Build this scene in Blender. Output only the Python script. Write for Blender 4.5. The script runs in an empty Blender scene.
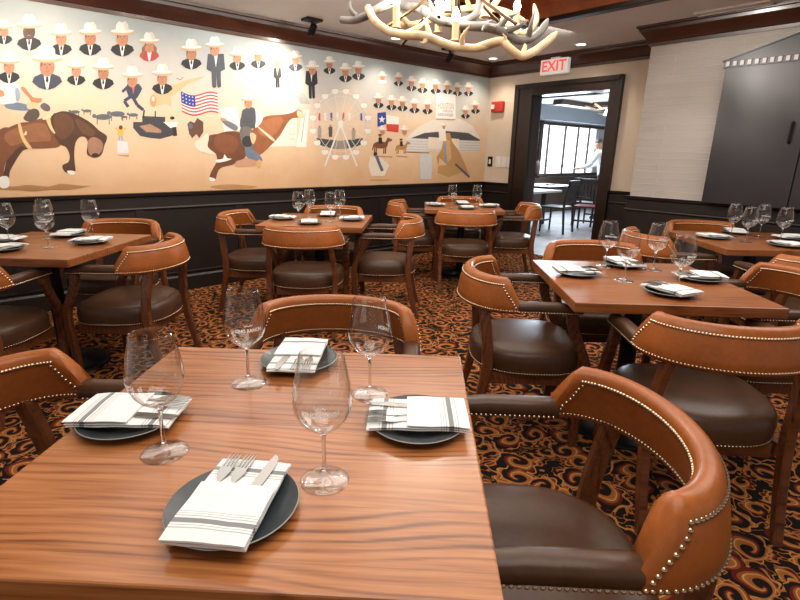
import bpy, bmesh, math, random
from mathutils import Vector, Matrix
random.seed(7)
S = bpy.context.scene
C = S.collection
PI = math.pi

# ------------------------------------------------------------------ camera
CF, CPITCH, CROLL, CYAW, CH = 501.76, 0.2858, 0.0189, 0.0394, 1.3113
_F = Vector((-math.sin(CYAW)*math.cos(CPITCH), math.cos(CYAW)*math.cos(CPITCH), -math.sin(CPITCH)))
_R0 = Vector((math.cos(CYAW), math.sin(CYAW), 0)); _U0 = _R0.cross(_F)
_R = _R0*math.cos(CROLL)+_U0*math.sin(CROLL); _U = -_R0*math.sin(CROLL)+_U0*math.cos(CROLL)
cam = bpy.data.cameras.new('camera'); cam.sensor_width = 36; cam.lens = CF/800*36; cam.clip_start = .02
co = bpy.data.objects.new('camera', cam); C.objects.link(co); S.camera = co
co.matrix_world = Matrix(((_R.x, _U.x, -_F.x, 0), (_R.y, _U.y, -_F.y, 0), (_R.z, _U.z, -_F.z, CH), (0, 0, 0, 1)))

# ------------------------------------------------------------------ world, lights, exposure
S.view_settings.view_transform = 'Standard'; S.view_settings.look = 'None'
S.view_settings.gamma = 1; S.view_settings.use_curve_mapping = False
S.view_settings.exposure = 0.22
W = bpy.data.worlds.new('room_ambience'); S.world = W; W.use_nodes = True
W.node_tree.nodes['Background'].inputs[0].default_value = (1, .92, .83, 1)
W.node_tree.nodes['Background'].inputs[1].default_value = .34

ANG = PI/4-0.0276
ND = Vector((math.cos(ANG), math.sin(ANG), 0)); NM = Vector((-math.sin(ANG), math.cos(ANG), 0))
def AB(a, b, z=0.): return ND*a+NM*b+Vector((0, 0, z))
def light(kind, name, loc, energy, color=(1, .9, .78), target=None, **kw):
    l = bpy.data.lights.new(name, kind); l.energy = energy; l.color = color
    for k, v in kw.items(): setattr(l, k, v)
    o = bpy.data.objects.new(name, l); C.objects.link(o); o.location = loc
    if target is not None:
        o.rotation_euler = (Vector(target)-Vector(loc)).to_track_quat('-Z', 'Y').to_euler()
    return o
WARM = (1, .86, .70)
NEUT = (1, .94, .86)
light('AREA', 'dining_area_light', (-.3, 3.4, 2.44), 60, NEUT, (-.3, 3.4, 0), shape='SQUARE', size=3.2)
light('AREA', 'near_area_light', (.1, .7, 2.46), 33, NEUT, (.1, .9, 0), shape='SQUARE', size=1.8)
light('AREA', 'right_area_light', (2.3, 2.6, 2.46), 36, NEUT, (2.3, 2.6, 0), shape='SQUARE', size=1.8)
for (a, b), tgt, e in (((.55, 4.05), (.75, 4.91, 1.75), 38), ((2.80, 4.50), (2.45, 4.91, 1.85), 40), ((4.70, 4.45), (4.75, 4.91, 1.75), 22)):
    light('SPOT', 'mural_spot', AB(a, b, 2.33), e, WARM, AB(*tgt), spot_size=1.9, spot_blend=1., shadow_soft_size=.04)
light('AREA', 'mural_wash', AB(2.2, 3.4, 2.44), 34, (1, .92, .82), AB(2.4, 4.91, 1.2), shape='RECTANGLE', size=5.5, size_y=.4)
for a, b in ((3.883, 4.589), (5.525, 4.587), (5.509, 3.337)):
    light('SPOT', 'downlight_beam', AB(a, b, 2.46), 22, WARM, AB(a, b, 0), spot_size=2.1, spot_blend=.7, shadow_soft_size=.05)
light('SPOT', 'cabinet_highlight_helper', AB(1.2, 2.63, 2.42), 170, NEUT, AB(5.13, 1.35, 1.9), spot_size=.62, spot_blend=.9, shadow_soft_size=.10)  # added spot without a fixture, aimed to put the highlight on the cabinet doors
light('AREA', 'daylight_next_room', AB(9.6, 6.6, 2.0), 230, (.74, .87, 1), AB(8.0, 4.6, 0), shape='SQUARE', size=2.2)
for a, b in ((8.6, 4.4), (11.5, 4.6)):
    light('POINT', 'lamp_glow_next_room', AB(a, b, 1.75), 38, (.92, .95, 1), None, shadow_soft_size=.25)

# ------------------------------------------------------------------ tracing helpers (photo pixel -> point on a plane of the room)
def ray(u, v): return _F+_R*((u-400)/CF)-_U*((v-300)/CF)
def on_wall_b(u, v, b):           # plane parallel to the mural wall
    r = ray(u, v); P = Vector((0, 0, CH))+r*(b/r.dot(NM)); return P
def at_y(u, v, y):
    r = ray(u, v); return Vector((0, 0, CH))+r*(y/r.y)

# ------------------------------------------------------------------ node helper
class X:
    def __init__(s, nt, sock): s.nt = nt; s.s = sock
    def _m(s, op, *o):
        n = s.nt.nodes.new('ShaderNodeMath'); n.operation = op
        for i, q in enumerate((s,)+o):
            if isinstance(q, X): s.nt.links.new(q.s, n.inputs[i])
            else: n.inputs[i].default_value = q
        return X(s.nt, n.outputs[0])
    def __add__(s, o): return s._m('ADD', o)
    def __sub__(s, o): return s._m('SUBTRACT', o)
    def __mul__(s, o): return s._m('MULTIPLY', o)
    def __truediv__(s, o): return s._m('DIVIDE', o)
    def lt(s, o): return s._m('LESS_THAN', o)
    def gt(s, o): return s._m('GREATER_THAN', o)
    def fract(s): return s._m('FRACT')
    def floor(s): return s._m('FLOOR')
    def sin(s): return s._m('SINE')
    def cos(s): return s._m('COSINE')
    def abs(s): return s._m('ABSOLUTE')
    def pw(s, o): return s._m('POWER', o)
    def mx(s, o): return s._m('MAXIMUM', o)
def link(nt, a, b): nt.links.new(a.s if isinstance(a, X) else a, b)
def new_mat(name):
    m = bpy.data.materials.new(name); m.use_nodes = True
    nt = m.node_tree; return m, nt, nt.nodes['Principled BSDF']
def coords(nt, kind='Object'):
    n = nt.nodes.new('ShaderNodeTexCoord'); return n.outputs[kind]
def sep(nt, v):
    n = nt.nodes.new('ShaderNodeSeparateXYZ'); link(nt, v, n.inputs[0]); return [X(nt, q) for q in n.outputs]
def comb(nt, x, y, z):
    n = nt.nodes.new('ShaderNodeCombineXYZ')
    for i, q in enumerate((x, y, z)):
        if isinstance(q, X): link(nt, q, n.inputs[i])
        else: n.inputs[i].default_value = q
    return n.outputs[0]
def noise(nt, vec, scale, detail=3, rough=.5, dist=0):
    n = nt.nodes.new('ShaderNodeTexNoise')
    if vec is not None: link(nt, vec, n.inputs['Vector'])
    n.inputs['Scale'].default_value = scale; n.inputs['Detail'].default_value = detail
    n.inputs['Roughness'].default_value = rough; n.inputs['Distortion'].default_value = dist
    return X(nt, n.outputs[0])
def ramp(nt, fac, stops, const=False):
    n = nt.nodes.new('ShaderNodeValToRGB'); link(nt, fac, n.inputs[0])
    cr = n.color_ramp; cr.interpolation = 'CONSTANT' if const else 'LINEAR'
    while len(cr.elements) < len(stops): cr.elements.new(.5)
    for e, (p, c) in zip(cr.elements, sorted(stops, key=lambda q: q[0])):
        e.position = p; e.color = (*c, 1) if len(c) == 3 else c
    return n.outputs[0]
def mixc(nt, f, a, b):
    n = nt.nodes.new('ShaderNodeMix'); n.data_type = 'RGBA'
    if isinstance(f, X): link(nt, f, n.inputs[0])
    else: n.inputs[0].default_value = f
    for q, i in ((a, 6), (b, 7)):
        if isinstance(q, tuple): n.inputs[i].default_value = (*q, 1)
        else: link(nt, q, n.inputs[i])
    return n.outputs[2]
def bump(nt, b, h, strength=.2, dist=.01):
    n = nt.nodes.new('ShaderNodeBump'); n.inputs['Strength'].default_value = strength; n.inputs['Distance'].default_value = dist
    link(nt, h, n.inputs['Height']); link(nt, n.outputs[0], b.inputs['Normal'])
def P(name, col, rough=.5, metal=0., coat=0., spec=None, vary=0., vs=8, bmp=0., bs=60, emit=None, es=0.):
    m, nt, b = new_mat(name)
    b.inputs['Base Color'].default_value = (*col, 1); b.inputs['Roughness'].default_value = rough
    b.inputs['Metallic'].default_value = metal; b.inputs['Coat Weight'].default_value = coat
    b.inputs['Coat Roughness'].default_value = .15
    if spec is not None: b.inputs['Specular IOR Level'].default_value = spec
    if vary:
        f = noise(nt, coords(nt), vs, 4)
        lo = tuple(c*(1-vary) for c in col); hi = tuple(min(1, c*(1+vary)) for c in col)
        link(nt, ramp(nt, f, [(.3, lo), (.7, hi)]), b.inputs['Base Color'])
    if bmp: bump(nt, b, noise(nt, coords(nt), bs, 3), bmp, .004)
    if emit: b.inputs['Emission Color'].default_value = (*emit, 1); b.inputs['Emission Strength'].default_value = es
    return m

# ------------------------------------------------------------------ materials
def carpet_mat():
    m, nt, b = new_mat('paisley_carpet')
    o = coords(nt)
    wn = nt.nodes.new('ShaderNodeTexNoise'); link(nt, o, wn.inputs['Vector']); wn.inputs['Scale'].default_value = 5
    x, y, z = sep(nt, o); wx, wy, _ = sep(nt, wn.outputs[1])
    x = x+(wx-.5)*.10; y = y+(wy-.5)*.10
    def layer(scale, rmax, off, rings):
        px = x+off; py = y+off*.7
        v = nt.nodes.new('ShaderNodeTexVoronoi'); v.voronoi_dimensions = '2D'
        link(nt, comb(nt, px, py, 0.), v.inputs['Vector'])
        v.inputs['Scale'].default_value = scale; v.inputs['Randomness'].default_value = .72
        cx, cy, _ = sep(nt, v.outputs['Position']); rr, rg, rb = sep(nt, v.outputs['Color'])
        dx = (px-cx)*scale; dy = (py-cy)*scale
        r = (dx*dx+dy*dy)._m('SQRT')
        ang = dy._m('ARCTAN2', dx)+rr*6.283
        tear = r*((ang.cos())*.38+1.)*((ang*2.).sin()*.12+1.)
        sg = (rg.gt(.5))*2.-1.
        sp = (tear*rings-(ang*sg)/6.2832).fract()
        petal = (ang*7.).sin()*.05+rmax
        inside = tear.lt(petal)
        rim = (tear-petal).abs().lt(.022)
        col = ramp(nt, sp, [(0, (.33, .115, .026)), (.09, (.54, .27, .10)), (.15, (.25, .072, .018)), (.27, (.11, .014, .009)), (.44, (.012, .008, .007)), (.88, (.30, .095, .022))], True)
        return inside, rim, col
    n1, e1, c1 = layer(5.9, .40, 0., 3.2)
    n2, e2, c2 = layer(9.2, .35, 3.3, 2.4)
    tn = noise(nt, comb(nt, x, y, 0.), 6.5, 2, .45, 1.6)
    line = ((tn*5.).fract()-.5).abs()
    tcol = ramp(nt, line, [(0, (.40, .17, .05)), (.035, (.25, .075, .018)), (.075, (.10, .014, .009)), (.12, (.010, .008, .007))], True)
    c = mixc(nt, n2, tcol, c2); c = mixc(nt, e2, c, (.33, .115, .028))
    c = mixc(nt, n1, c, c1); c = mixc(nt, e1, c, (.42, .18, .055))
    f = noise(nt, o, 1.3, 2)
    link(nt, c, b.inputs['Base Color'])
    b.inputs['Roughness'].default_value = .95; b.inputs['Specular IOR Level'].default_value = .1
    bump(nt, b, noise(nt, o, 420, 2), .5, .004)
    return m
def wood_mat(name, lo, mid, hi, rough=.28, coat=.35, plank=.12, grain=1.):
    m, nt, b = new_mat(name)
    o = coords(nt); x, y, z = sep(nt, o)
    row = (y/plank).floor(); off = (row*12.9898).sin()*43.7
    wob = noise(nt, comb(nt, x*.9+off, y*2.3+off, z*2.), 1., 2, .4)
    fl = noise(nt, comb(nt, x*3.5+off, y*75.+wob*14., z*75.), 1., 2, .5)
    rings = ((wob*.34*grain+y*1.+fl*.006)*6.2832*44.).sin()*.5+.5
    patch = noise(nt, comb(nt, x*1.3+off*2., y*9., z*9.), 1., 2, .5)
    rings = rings.pw(3.)*((patch-.40).mx(0.)*4.5)
    fine = noise(nt, comb(nt, x*9.+off, y*230., z*230.), 1., 3, .6)
    tone = ((row*78.233).sin()*43758.5).fract()
    f = rings*-.26+fine*.36+fl*.58+tone*.12+.03
    seam = (((y/plank).fract()-.5).abs()).gt(.4925)
    c = ramp(nt, f, [(.30, lo), (.50, mid), (.70, hi)])
    c = mixc(nt, seam*.3, c, tuple(q*.35 for q in lo))
    link(nt, c, b.inputs['Base Color'])
    b.inputs['Roughness'].default_value = rough; b.inputs['Coat Weight'].default_value = coat; b.inputs['Coat Roughness'].default_value = .12
    bump(nt, b, fine, .08, .002)
    return m
def thin_glass():
    m, nt, b = new_mat('clear_glass'); nt.nodes.remove(b)
    out = nt.nodes['Material Output']
    tr = nt.nodes.new('ShaderNodeBsdfTransparent'); tr.inputs[0].default_value = (.965, .97, .97, 1)
    gl = nt.nodes.new('ShaderNodeBsdfGlossy'); gl.inputs['Roughness'].default_value = .02
    lw = nt.nodes.new('ShaderNodeLayerWeight'); lw.inputs['Blend'].default_value = .5
    f = X(nt, lw.outputs['Facing']).pw(2.3)*.9+.07
    mx = nt.nodes.new('ShaderNodeMixShader')
    link(nt, f, mx.inputs[0]); link(nt, tr.outputs[0], mx.inputs[1]); link(nt, gl.outputs[0], mx.inputs[2])
    link(nt, mx.outputs[0], out.inputs[0]); return m
def napkin_mat():
    m, nt, b = new_mat('striped_linen')
    x, y, z = sep(nt, coords(nt))
    w = (.87, .865, .85); g = (.27, .28, .285); lg = (.50, .51, .51)
    st = []
    def stripe(c, half, col): st.extend([(c-half, col), (c+half, w)])
    st.append((0, w))
    for c, h, col in ((.095, .006, lg), (.12, .004, lg), (.165, .026, g), (.215, .005, lg), (.24, .005, lg), (.262, .004, lg),
                      (.755, .005, lg), (.785, .005, lg), (.835, .026, g), (.885, .005, lg)): stripe(c, h, col)
    c = ramp(nt, y/.2+.5, st, True)
    link(nt, c, b.inputs['Base Color']); b.inputs['Roughness'].default_value = .9; b.inputs['Specular IOR Level'].default_value = .1
    bump(nt, b, noise(nt, coords(nt), 900, 1), .15, .001)
    return m
def leather(name, col, rough, vary):
    m, nt, b = new_mat(name); o = coords(nt)
    f = noise(nt, o, 5, 5, .6)*.7+noise(nt, o, 70, 2)*.3
    link(nt, ramp(nt, f, [(.3, tuple(c*(1-vary) for c in col)), (.72, tuple(c*(1+vary) for c in col))]), b.inputs['Base Color'])
    b.inputs['Roughness'].default_value = rough; b.inputs['Specular IOR Level'].default_value = .35
    bump(nt, b, noise(nt, o, 260, 2), .12, .002)
    return m
def brick_paper():
    m, nt, b = new_mat('painted_stacked_stone_wall'); o = coords(nt)
    x, y, z = sep(nt, o)
    br = nt.nodes.new('ShaderNodeTexBrick'); link(nt, comb(nt, y, z, 0.), br.inputs['Vector'])
    br.inputs['Scale'].default_value = 1; br.inputs['Brick Width'].default_value = 1.1; br.inputs['Row Height'].default_value = .062
    br.inputs['Mortar Size'].default_value = .004; br.inputs['Mortar Smooth'].default_value = .6
    for i, c in (('Color1', (.56, .515, .47)), ('Color2', (.53, .488, .445)), ('Mortar', (.68, .645, .60))): br.inputs[i].default_value = (*c, 1)
    link(nt, br.outputs[0], b.inputs['Base Color']); b.inputs['Roughness'].default_value = .7
    bump(nt, b, br.outputs[1], .5, .012)
    return m
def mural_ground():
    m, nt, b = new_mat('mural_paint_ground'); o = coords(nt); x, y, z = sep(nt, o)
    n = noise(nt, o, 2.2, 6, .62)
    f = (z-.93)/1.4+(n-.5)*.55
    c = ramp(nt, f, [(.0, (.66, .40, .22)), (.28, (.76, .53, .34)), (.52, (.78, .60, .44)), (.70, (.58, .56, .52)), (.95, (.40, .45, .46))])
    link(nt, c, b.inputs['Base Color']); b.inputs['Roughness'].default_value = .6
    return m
M = {}
M['carpet'] = carpet_mat()
M['oak'] = wood_mat('oak_tabletop', (.16, .046, .012), (.36, .122, .034), (.48, .19, .064), .27, .12)
M['oak2'] = wood_mat('walnut_tabletop', (.13, .037, .010), (.28, .088, .025), (.37, .135, .045), .28, .15, .1, .8)
M['chairwood'] = wood_mat('stained_chair_wood', (.045, .012, .005), (.11, .032, .011), (.17, .055, .02), .35, .2, .3)
M['tan'] = leather('tan_leather', (.35, .100, .021), .33, .28)
M['brown'] = leather('dark_brown_leather', (.070, .032, .0165), .36, .35)
M['nail'] = P('brass_nailhead', (.60, .46, .32), .22, 1.)
M['black'] = P('black_metal', (.012, .012, .013), .35, .6)
M['trimwood'] = P('espresso_wood', (.016, .007, .0048), .36, 0, .12, vary=.25, vs=3)
M['wains'] = P('espresso_wainscot', (.0105, .0055, .004), .5, 0, .07, vary=.2, vs=4)
M['crown'] = P('mahogany_crown', (.060, .018, .010), .32, 0, .3, vary=.2, vs=3)
M['cove'] = P('orange_cove_wood', (.36, .10, .03), .4, vary=.3, vs=6)
M['plaster'] = P('beige_plaster', (.66, .55, .44), .75, vary=.03)
M['ceil'] = P('grey_ceiling_paint', (.78, .775, .78), .8, vary=.03, vs=5)
M['stone'] = brick_paper()
M['cab'] = P('dark_lacquer', (.020, .0145, .018), .42, .25, .35, vary=.25, vs=2)
M['cab'].node_tree.nodes['Principled BSDF'].inputs['Coat Weight'].default_value = .5
M['cab'].node_tree.nodes['Principled BSDF'].inputs['Coat Roughness'].default_value = .27
M['cablight'] = P('pewter_dentil', (.45, .43, .42), .4, .3)
M['slate'] = P('slate_stoneware', (.032, .042, .047), .38, 0, .15, vary=.25, vs=40)
M['rimw'] = P('worn_rim', (.30, .30, .29), .5)
M['linen'] = napkin_mat()
M['steel'] = P('polished_steel', (.34, .335, .325), .14, 1.)
M['glass'] = thin_glass()
m_, nt_, b_ = new_mat('solid_glass')
b_.inputs['Transmission Weight'].default_value = 1; b_.inputs['Roughness'].default_value = 0; b_.inputs['IOR'].default_value = 1.45
M['glass_solid'] = m_
m_, nt_, b_ = new_mat('white_etching')
b_.inputs['Base Color'].default_value = (.95, .94, .92, 1); b_.inputs['Roughness'].default_value = .8
tl_ = nt_.nodes.new('ShaderNodeBsdfTranslucent'); tl_.inputs[0].default_value = (.95, .94, .92, 1)
ad_ = nt_.nodes.new('ShaderNodeMixShader'); ad_.inputs[0].default_value = .45
nt_.links.new(b_.outputs[0], ad_.inputs[1]); nt_.links.new(tl_.outputs[0], ad_.inputs[2]); nt_.links.new(ad_.outputs[0], nt_.nodes['Material Output'].inputs[0])
M['etch'] = m_
M['antler'] = P('bone_antler', (.72, .53, .30), .45, vary=.28, vs=14)
M['antlerdark'] = P('grey_antler', (.17, .155, .14), .4, vary=.45, vs=9)
M['candle'] = P('ivory_sleeve', (.80, .62, .38), .5)
M['bulb'] = P('lit_bulb', (1, .95, .85), .3, emit=(1, .90, .72), es=30)
M['lens'] = P('lit_lens', (1, .95, .85), .3, emit=(1, .92, .78), es=7)
M['white'] = P('white_plastic', (.78, .76, .73), .4)
M['red'] = P('red_plastic', (.50, .03, .02), .35)
M['exitface'] = P('sign_face', (.8, .78, .75), .4, emit=(1, .93, .88), es=.25)
M['exitred'] = P('lit_red_letters', (.75, .10, .09), .4, emit=(1, .10, .08), es=.55)
M['floor2'] = P('grey_floor', (.36, .36, .38), .45, vary=.22, vs=3)
M['wall2'] = P('pale_wall', (.55, .56, .58), .7)
M['beam'] = P('dark_beam', (.05, .03, .02), .5)
M['ceil2'] = P('white_ceiling', (.78, .78, .78), .7)
M['daywin'] = P('daylit_pane', (.8, .86, .92), .3, emit=(.86, .93, 1), es=2.6)
M['dkchair'] = P('dark_chair_wood', (.018, .012, .012), .3, 0, .2)
M['redseat'] = P('maroon_seat', (.18, .03, .03), .5)
M['cloth2'] = P('pale_table_linen', (.72, .74, .76), .6)
M['bluesteel'] = P('chrome_base', (.5, .55, .62), .25, 1.)
M['shirt'] = P('white_shirt', (.75, .75, .76), .8)
M['pants'] = P('black_trousers', (.02, .02, .025), .8)
M['skin'] = P('skin', (.45, .24, .15), .5)
M['hair'] = P('dark_hair', (.015, .011, .009), .5)
M['chain'] = P('bronze_chain', (.10, .06, .03), .4, .8)

# ------------------------------------------------------------------ mesh helpers
class MB:
    def __init__(s): s.v = []; s.f = []; s.m = []; s.cur = 0
    def add(s, vs, fs):
        k = len(s.v); s.v.extend([tuple(q) for q in vs]); s.f.extend([tuple(i+k for i in f) for f in fs]); s.m.extend([s.cur]*len(fs)); return s
    def box(s, x0, x1, y0, y1, z0, z1):
        v = [(x, y, z) for x in (x0, x1) for y in (y0, y1) for z in (z0, z1)]
        return s.add(v, [(0, 1, 3, 2), (4, 6, 7, 5), (0, 4, 5, 1), (2, 3, 7, 6), (0, 2, 6, 4), (1, 5, 7, 3)])
    def rings(s, rs, closed=True, caps=True, loop=False):
        n = len(rs[0]); v = [q for r in rs for q in r]; f = []
        L = len(rs)
        for i in range(L if loop else L-1):
            j = (i+1) % L
            for k in range(n if closed else n-1):
                l = (k+1) % n
                f.append((i*n+k, i*n+l, j*n+l, j*n+k))
        if caps and not loop: f.append(tuple(range(n))[::-1]); f.append(tuple((L-1)*n+k for k in range(n)))
        return s.add(v, f)
    def lathe(s, prof, n=32, caps=True, ctr=(0, 0, 0)):
        return s.rings([[(ctr[0]+r*math.cos(2*PI*k/n), ctr[1]+r*math.sin(2*PI*k/n), ctr[2]+z) for k in range(n)] for r, z in prof], True, caps)
    def tube(s, pts, rad, n=8, caps=True):
        pts = [Vector(q) for q in pts]; rs = []
        if not isinstance(rad, (list, tuple)): rad = [rad]*len(pts)
        up = Vector((0, 0, 1)); prev = None
        for i, p in enumerate(pts):
            t = (pts[min(i+1, len(pts)-1)]-pts[max(i-1, 0)]).normalized()
            if prev is None:
                a = t.cross(up if abs(t.z) < .95 else Vector((1, 0, 0))).normalized()
            else: a = (prev-t*prev.dot(t)).normalized()
            prev = a; b = t.cross(a)
            rs.append([p+(a*math.cos(2*PI*k/n)+b*math.sin(2*PI*k/n))*rad[i] for k in range(n)])
        return s.rings(rs, True, caps)
    def post(s, pts):            # (x,y,z,hx,hy): horizontal bevelled rectangular sections
        rs = []
        for x, y, z, hx, hy in pts:
            c = min(hx, hy)*.35
            rs.append([(x+a, y+b, z) for a, b in ((hx, -hy+c), (hx, hy-c), (hx-c, hy), (-hx+c, hy), (-hx, hy-c), (-hx, -hy+c), (-hx+c, -hy), (hx-c, -hy))])
        return s.rings(rs)
    def poly(s, pts): return s.add(pts, [tuple(range(len(pts)))])
    def build(s, name, mats, parent=None, smooth=True, angle=40, bevel=0., sub=0):
        me = bpy.data.meshes.new(name); me.from_pydata(s.v, [], s.f); me.validate()
        if not isinstance(mats, (list, tuple)): mats = [mats]
        for q in mats: me.materials.append(q)
        if len(mats) > 1 and len(me.polygons) == len(s.m): me.polygons.foreach_set('material_index', s.m)
        bm = bmesh.new(); bm.from_mesh(me); bmesh.ops.recalc_face_normals(bm, faces=bm.faces); bm.to_mesh(me); bm.free()
        if smooth:
            me.polygons.foreach_set('use_smooth', [True]*len(me.polygons))
            me.set_sharp_from_angle(angle=math.radians(angle))
        me.update()
        o = bpy.data.objects.new(name, me); C.objects.link(o)
        if parent is not None: o.parent = parent
        if bevel:
            b = o.modifiers.new('edge', 'BEVEL'); b.width = bevel; b.segments = 2; b.limit_method = 'ANGLE'; b.angle_limit = math.radians(40)
        if sub:
            q = o.modifiers.new('sub', 'SUBSURF'); q.levels = sub; q.render_levels = sub
        return o
def smooth_path(pts, n):
    pts = [Vector(q) for q in pts]; out = []
    L = len(pts)-1
    for i in range(L):
        p0 = pts[max(i-1, 0)]; p1 = pts[i]; p2 = pts[i+1]; p3 = pts[min(i+2, L)]
        for k in range(n):
            t = k/n
            out.append(.5*((2*p1)+(p2-p0)*t+(2*p0-5*p1+4*p2-p3)*t*t+(3*p1-p0-3*p2+p3)*t**3))
    out.append(pts[-1]); return out
def tag(o, label=None, cat=None, group=None, kind=None):
    if label: o['label'] = label
    if cat: o['category'] = cat
    if group: o['group'] = group
    if kind: o['kind'] = kind
    return o
def thing(name, label, cat, loc=(0, 0, 0), rz=0., group=None):
    o = bpy.data.objects.new(name, None); C.objects.link(o); o.location = loc; o.rotation_euler = (0, 0, rz)
    o.empty_display_size = .1
    return tag(o, label, cat, group)
def copy_tree(o, parent=None):
    c = o.copy(); C.objects.link(c)
    if parent is not None: c.parent = parent
    for ch in list(o.children): copy_tree(ch, c)
    return c
def struct(o): o['kind'] = 'structure'; return o
def text_mesh(txt, size, bold=0.):
    cu = bpy.data.curves.new('lettering', 'FONT'); cu.body = txt; cu.size = size; cu.align_x = 'CENTER'; cu.align_y = 'CENTER'; cu.offset = bold; cu.resolution_u = 3
    o = bpy.data.objects.new('lettering', cu); C.objects.link(o)
    bpy.context.view_layer.update()
    me = bpy.data.meshes.new_from_object(o.evaluated_get(bpy.context.evaluated_depsgraph_get()))
    v = [tuple(q.co) for q in me.vertices]; f = [tuple(p.vertices) for p in me.polygons]
    bpy.data.objects.remove(o); bpy.data.curves.remove(cu); bpy.data.meshes.remove(me)
    return v, f

# ------------------------------------------------------------------ room shell
RM = ANG                        # local X along ND, local Y along NM (mural wall frame)
RD = ANG-PI/2                   # local X along -NM (left to right), local Y along ND (door wall frame)
ZC = 2.50; BM_, AD, AP, BE = 4.91, 5.878, 5.27, 2.44   # mural wall, door wall, projecting wall planes, edge of the projection
AL, BR = -2.4, -3.2
def in_ab(name, boxes, m, z=0, bevel=0., smooth=False):    # boxes given as (a0,a1,b0,b1,z0,z1)
    mb = MB()
    for q in boxes: mb.box(*q)
    o = mb.build(name, m, None, smooth, bevel=bevel); o.rotation_euler = (0, 0, RM); o.location = (0, 0, z); return struct(o)
fl = MB(); fl.box(AL, AD+.02, BR, BM_+.1, -.06, 0)
fo = fl.build('floor', M['carpet'], None, False); fo.rotation_euler = (0, 0, RM); struct(fo)
in_ab('floor', [(AD+.02, 15.5, -1., 9, -.06, -.004)], M['floor2'])
in_ab('wall_left', [(AL, AD, BM_, BM_+.15, 0, ZC+.4)], M['plaster'])
DB0, DB1, DT = 3.11, 4.16, 2.05
in_ab('wall_back', [(AD, AD+.16, DB1+.05, BM_+.15, 0, ZC+.4), (AD, AD+.16, BE-.3, DB0-.05, 0, ZC+.4), (AD, AD+.16, DB0-.05, DB1+.05, DT+.05, ZC+.4)], M['plaster'])
in_ab('wall_right', [(AP, AD, BR, BE, 0, ZC+.4)], M['stone'])
TA0, TA1, TB0, TB1 = .7, 4.32, .7, 3.2
in_ab('ceiling', [(AL, TA0, BR, BM_, ZC, ZC+.05), (TA1, AD, BR, BM_, ZC, ZC+.05), (TA0, TA1, BR, TB0, ZC, ZC+.05), (TA0, TA1, TB1, BM_, ZC, ZC+.05),
                  (TA0-.1, TA1+.1, TB0-.1, TB1+.1, ZC+.30, ZC+.34)], M['ceil'])
# tray opening: dark band and orange inner moulding
in_ab('trim_1', [(TA1-.01, TA1+.085, TB0-.09, TB1+.085, ZC-.03, ZC+.01), (TA0-.085, TA0+.01, TB0-.09, TB1+.085, ZC-.03, ZC+.01),
                 (TA0, TA1, TB1-.01, TB1+.085, ZC-.03, ZC+.01), (TA0, TA1, TB0-.085, TB0+.01, ZC-.03, ZC+.01)], M['trimwood'], bevel=.006)
def sweep_ab(name, line, prof, m):     # profile (offset into room, z) swept along a polyline in (a,b); mitred
    rs = []
    L = len(line)
    for i, (a, b) in enumerate(line):
        d0 = Vector(line[i])-Vector(line[i-1]) if i else None
        d1 = Vector(line[i+1])-Vector(line[i]) if i < L-1 else None
        ns = []
        for d in (d0, d1):
            if d is not None: d = d.normalized(); ns.append(Vector((d.y, -d.x)))
        if len(ns) == 2:
            n = (ns[0]+ns[1]); n = n/(n.dot(ns[0]))
        else: n = ns[0]
        rs.append([(a+n.x*o, b+n.y*o, z) for o, z in prof])
    mb = MB(); mb.rings(rs)
    o = mb.build(name, m, None, True, 25); o.rotation_euler = (0, 0, RM); return struct(o)
sweep_ab('trim_2', [(TA0, TB0), (TA0, TB1), (TA1, TB1), (TA1, TB0), (TA0, TB0)], [(0, ZC), (.02, ZC+.04), (.03, ZC+.10), (.10, ZC+.2), (.12, ZC+.24), (.14, ZC+.30), (0, ZC+.30)], M['cove'])
wall_line = [(AL, BM_), (AD, BM_), (AD, BE), (AP, BE), (AP, BR)]
CZ = 2.325
sweep_ab('trim_3', wall_line, [(0, CZ), (.018, CZ), (.022, CZ+.028), (.035, CZ+.034), (.05, CZ+.075), (.085, CZ+.12), (.095, CZ+.125), (.098, CZ+.15), (.115, CZ+.155), (.118, ZC), (0, ZC)], M['crown'])
# wainscot (broken by the doorway)
WZ = .926
wprof = [(0, 0), (.032, 0), (.032, .13), (.022, .145), (.016, .15), (.016, .165), (.03, .17), (.03, .182), (.016, .187), (.016, .775), (.028, .78), (.032, .79), (.028, .80), (.018, .806), (.018, .89), (.04, .90), (.045, .926), (0, .926)]
sweep_ab('trim_4', [(AL, BM_), (AD, BM_), (AD, DB1+.26)], wprof, M['wains'])
sweep_ab('trim_5', [(AD, DB0-.14), (AD, BE), (AP, BE), (AP, BR)], wprof, M['wains'])
for i, a in enumerate([-1.6+.92*k for k in range(8)]):
    in_ab('trim_%d' % (6+i), [(a, a+.07, BM_-.026, BM_-.01, .187, .775)], M['wains'], bevel=.003)
# doorway casing and jamb
in_ab('door_1', [(AD-.045, AD+.01, DB1, DB1+.265, 0, DT+.145), (AD-.045, AD+.01, DB0-.145, DB0, 0, DT+.145), (AD-.045, AD+.01, DB0, DB1, DT, DT+.145),
                 (AD-.03, AD+.19, DB1, DB1+.05, 0, DT+.05), (AD-.03, AD+.19, DB0-.05, DB0, 0, DT+.05), (AD-.03, AD+.19, DB0, DB1, DT, DT+.05),
                 (AD-.062, AD-.04, DB1+.20, DB1+.265, 0, DT+.145), (AD-.062, AD-.04, DB0-.145, DB0-.10, 0, DT+.145), (AD-.062, AD-.04, DB0-.145, DB1+.265, DT+.09, DT+.145)], M['trimwood'], bevel=.004)
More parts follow.
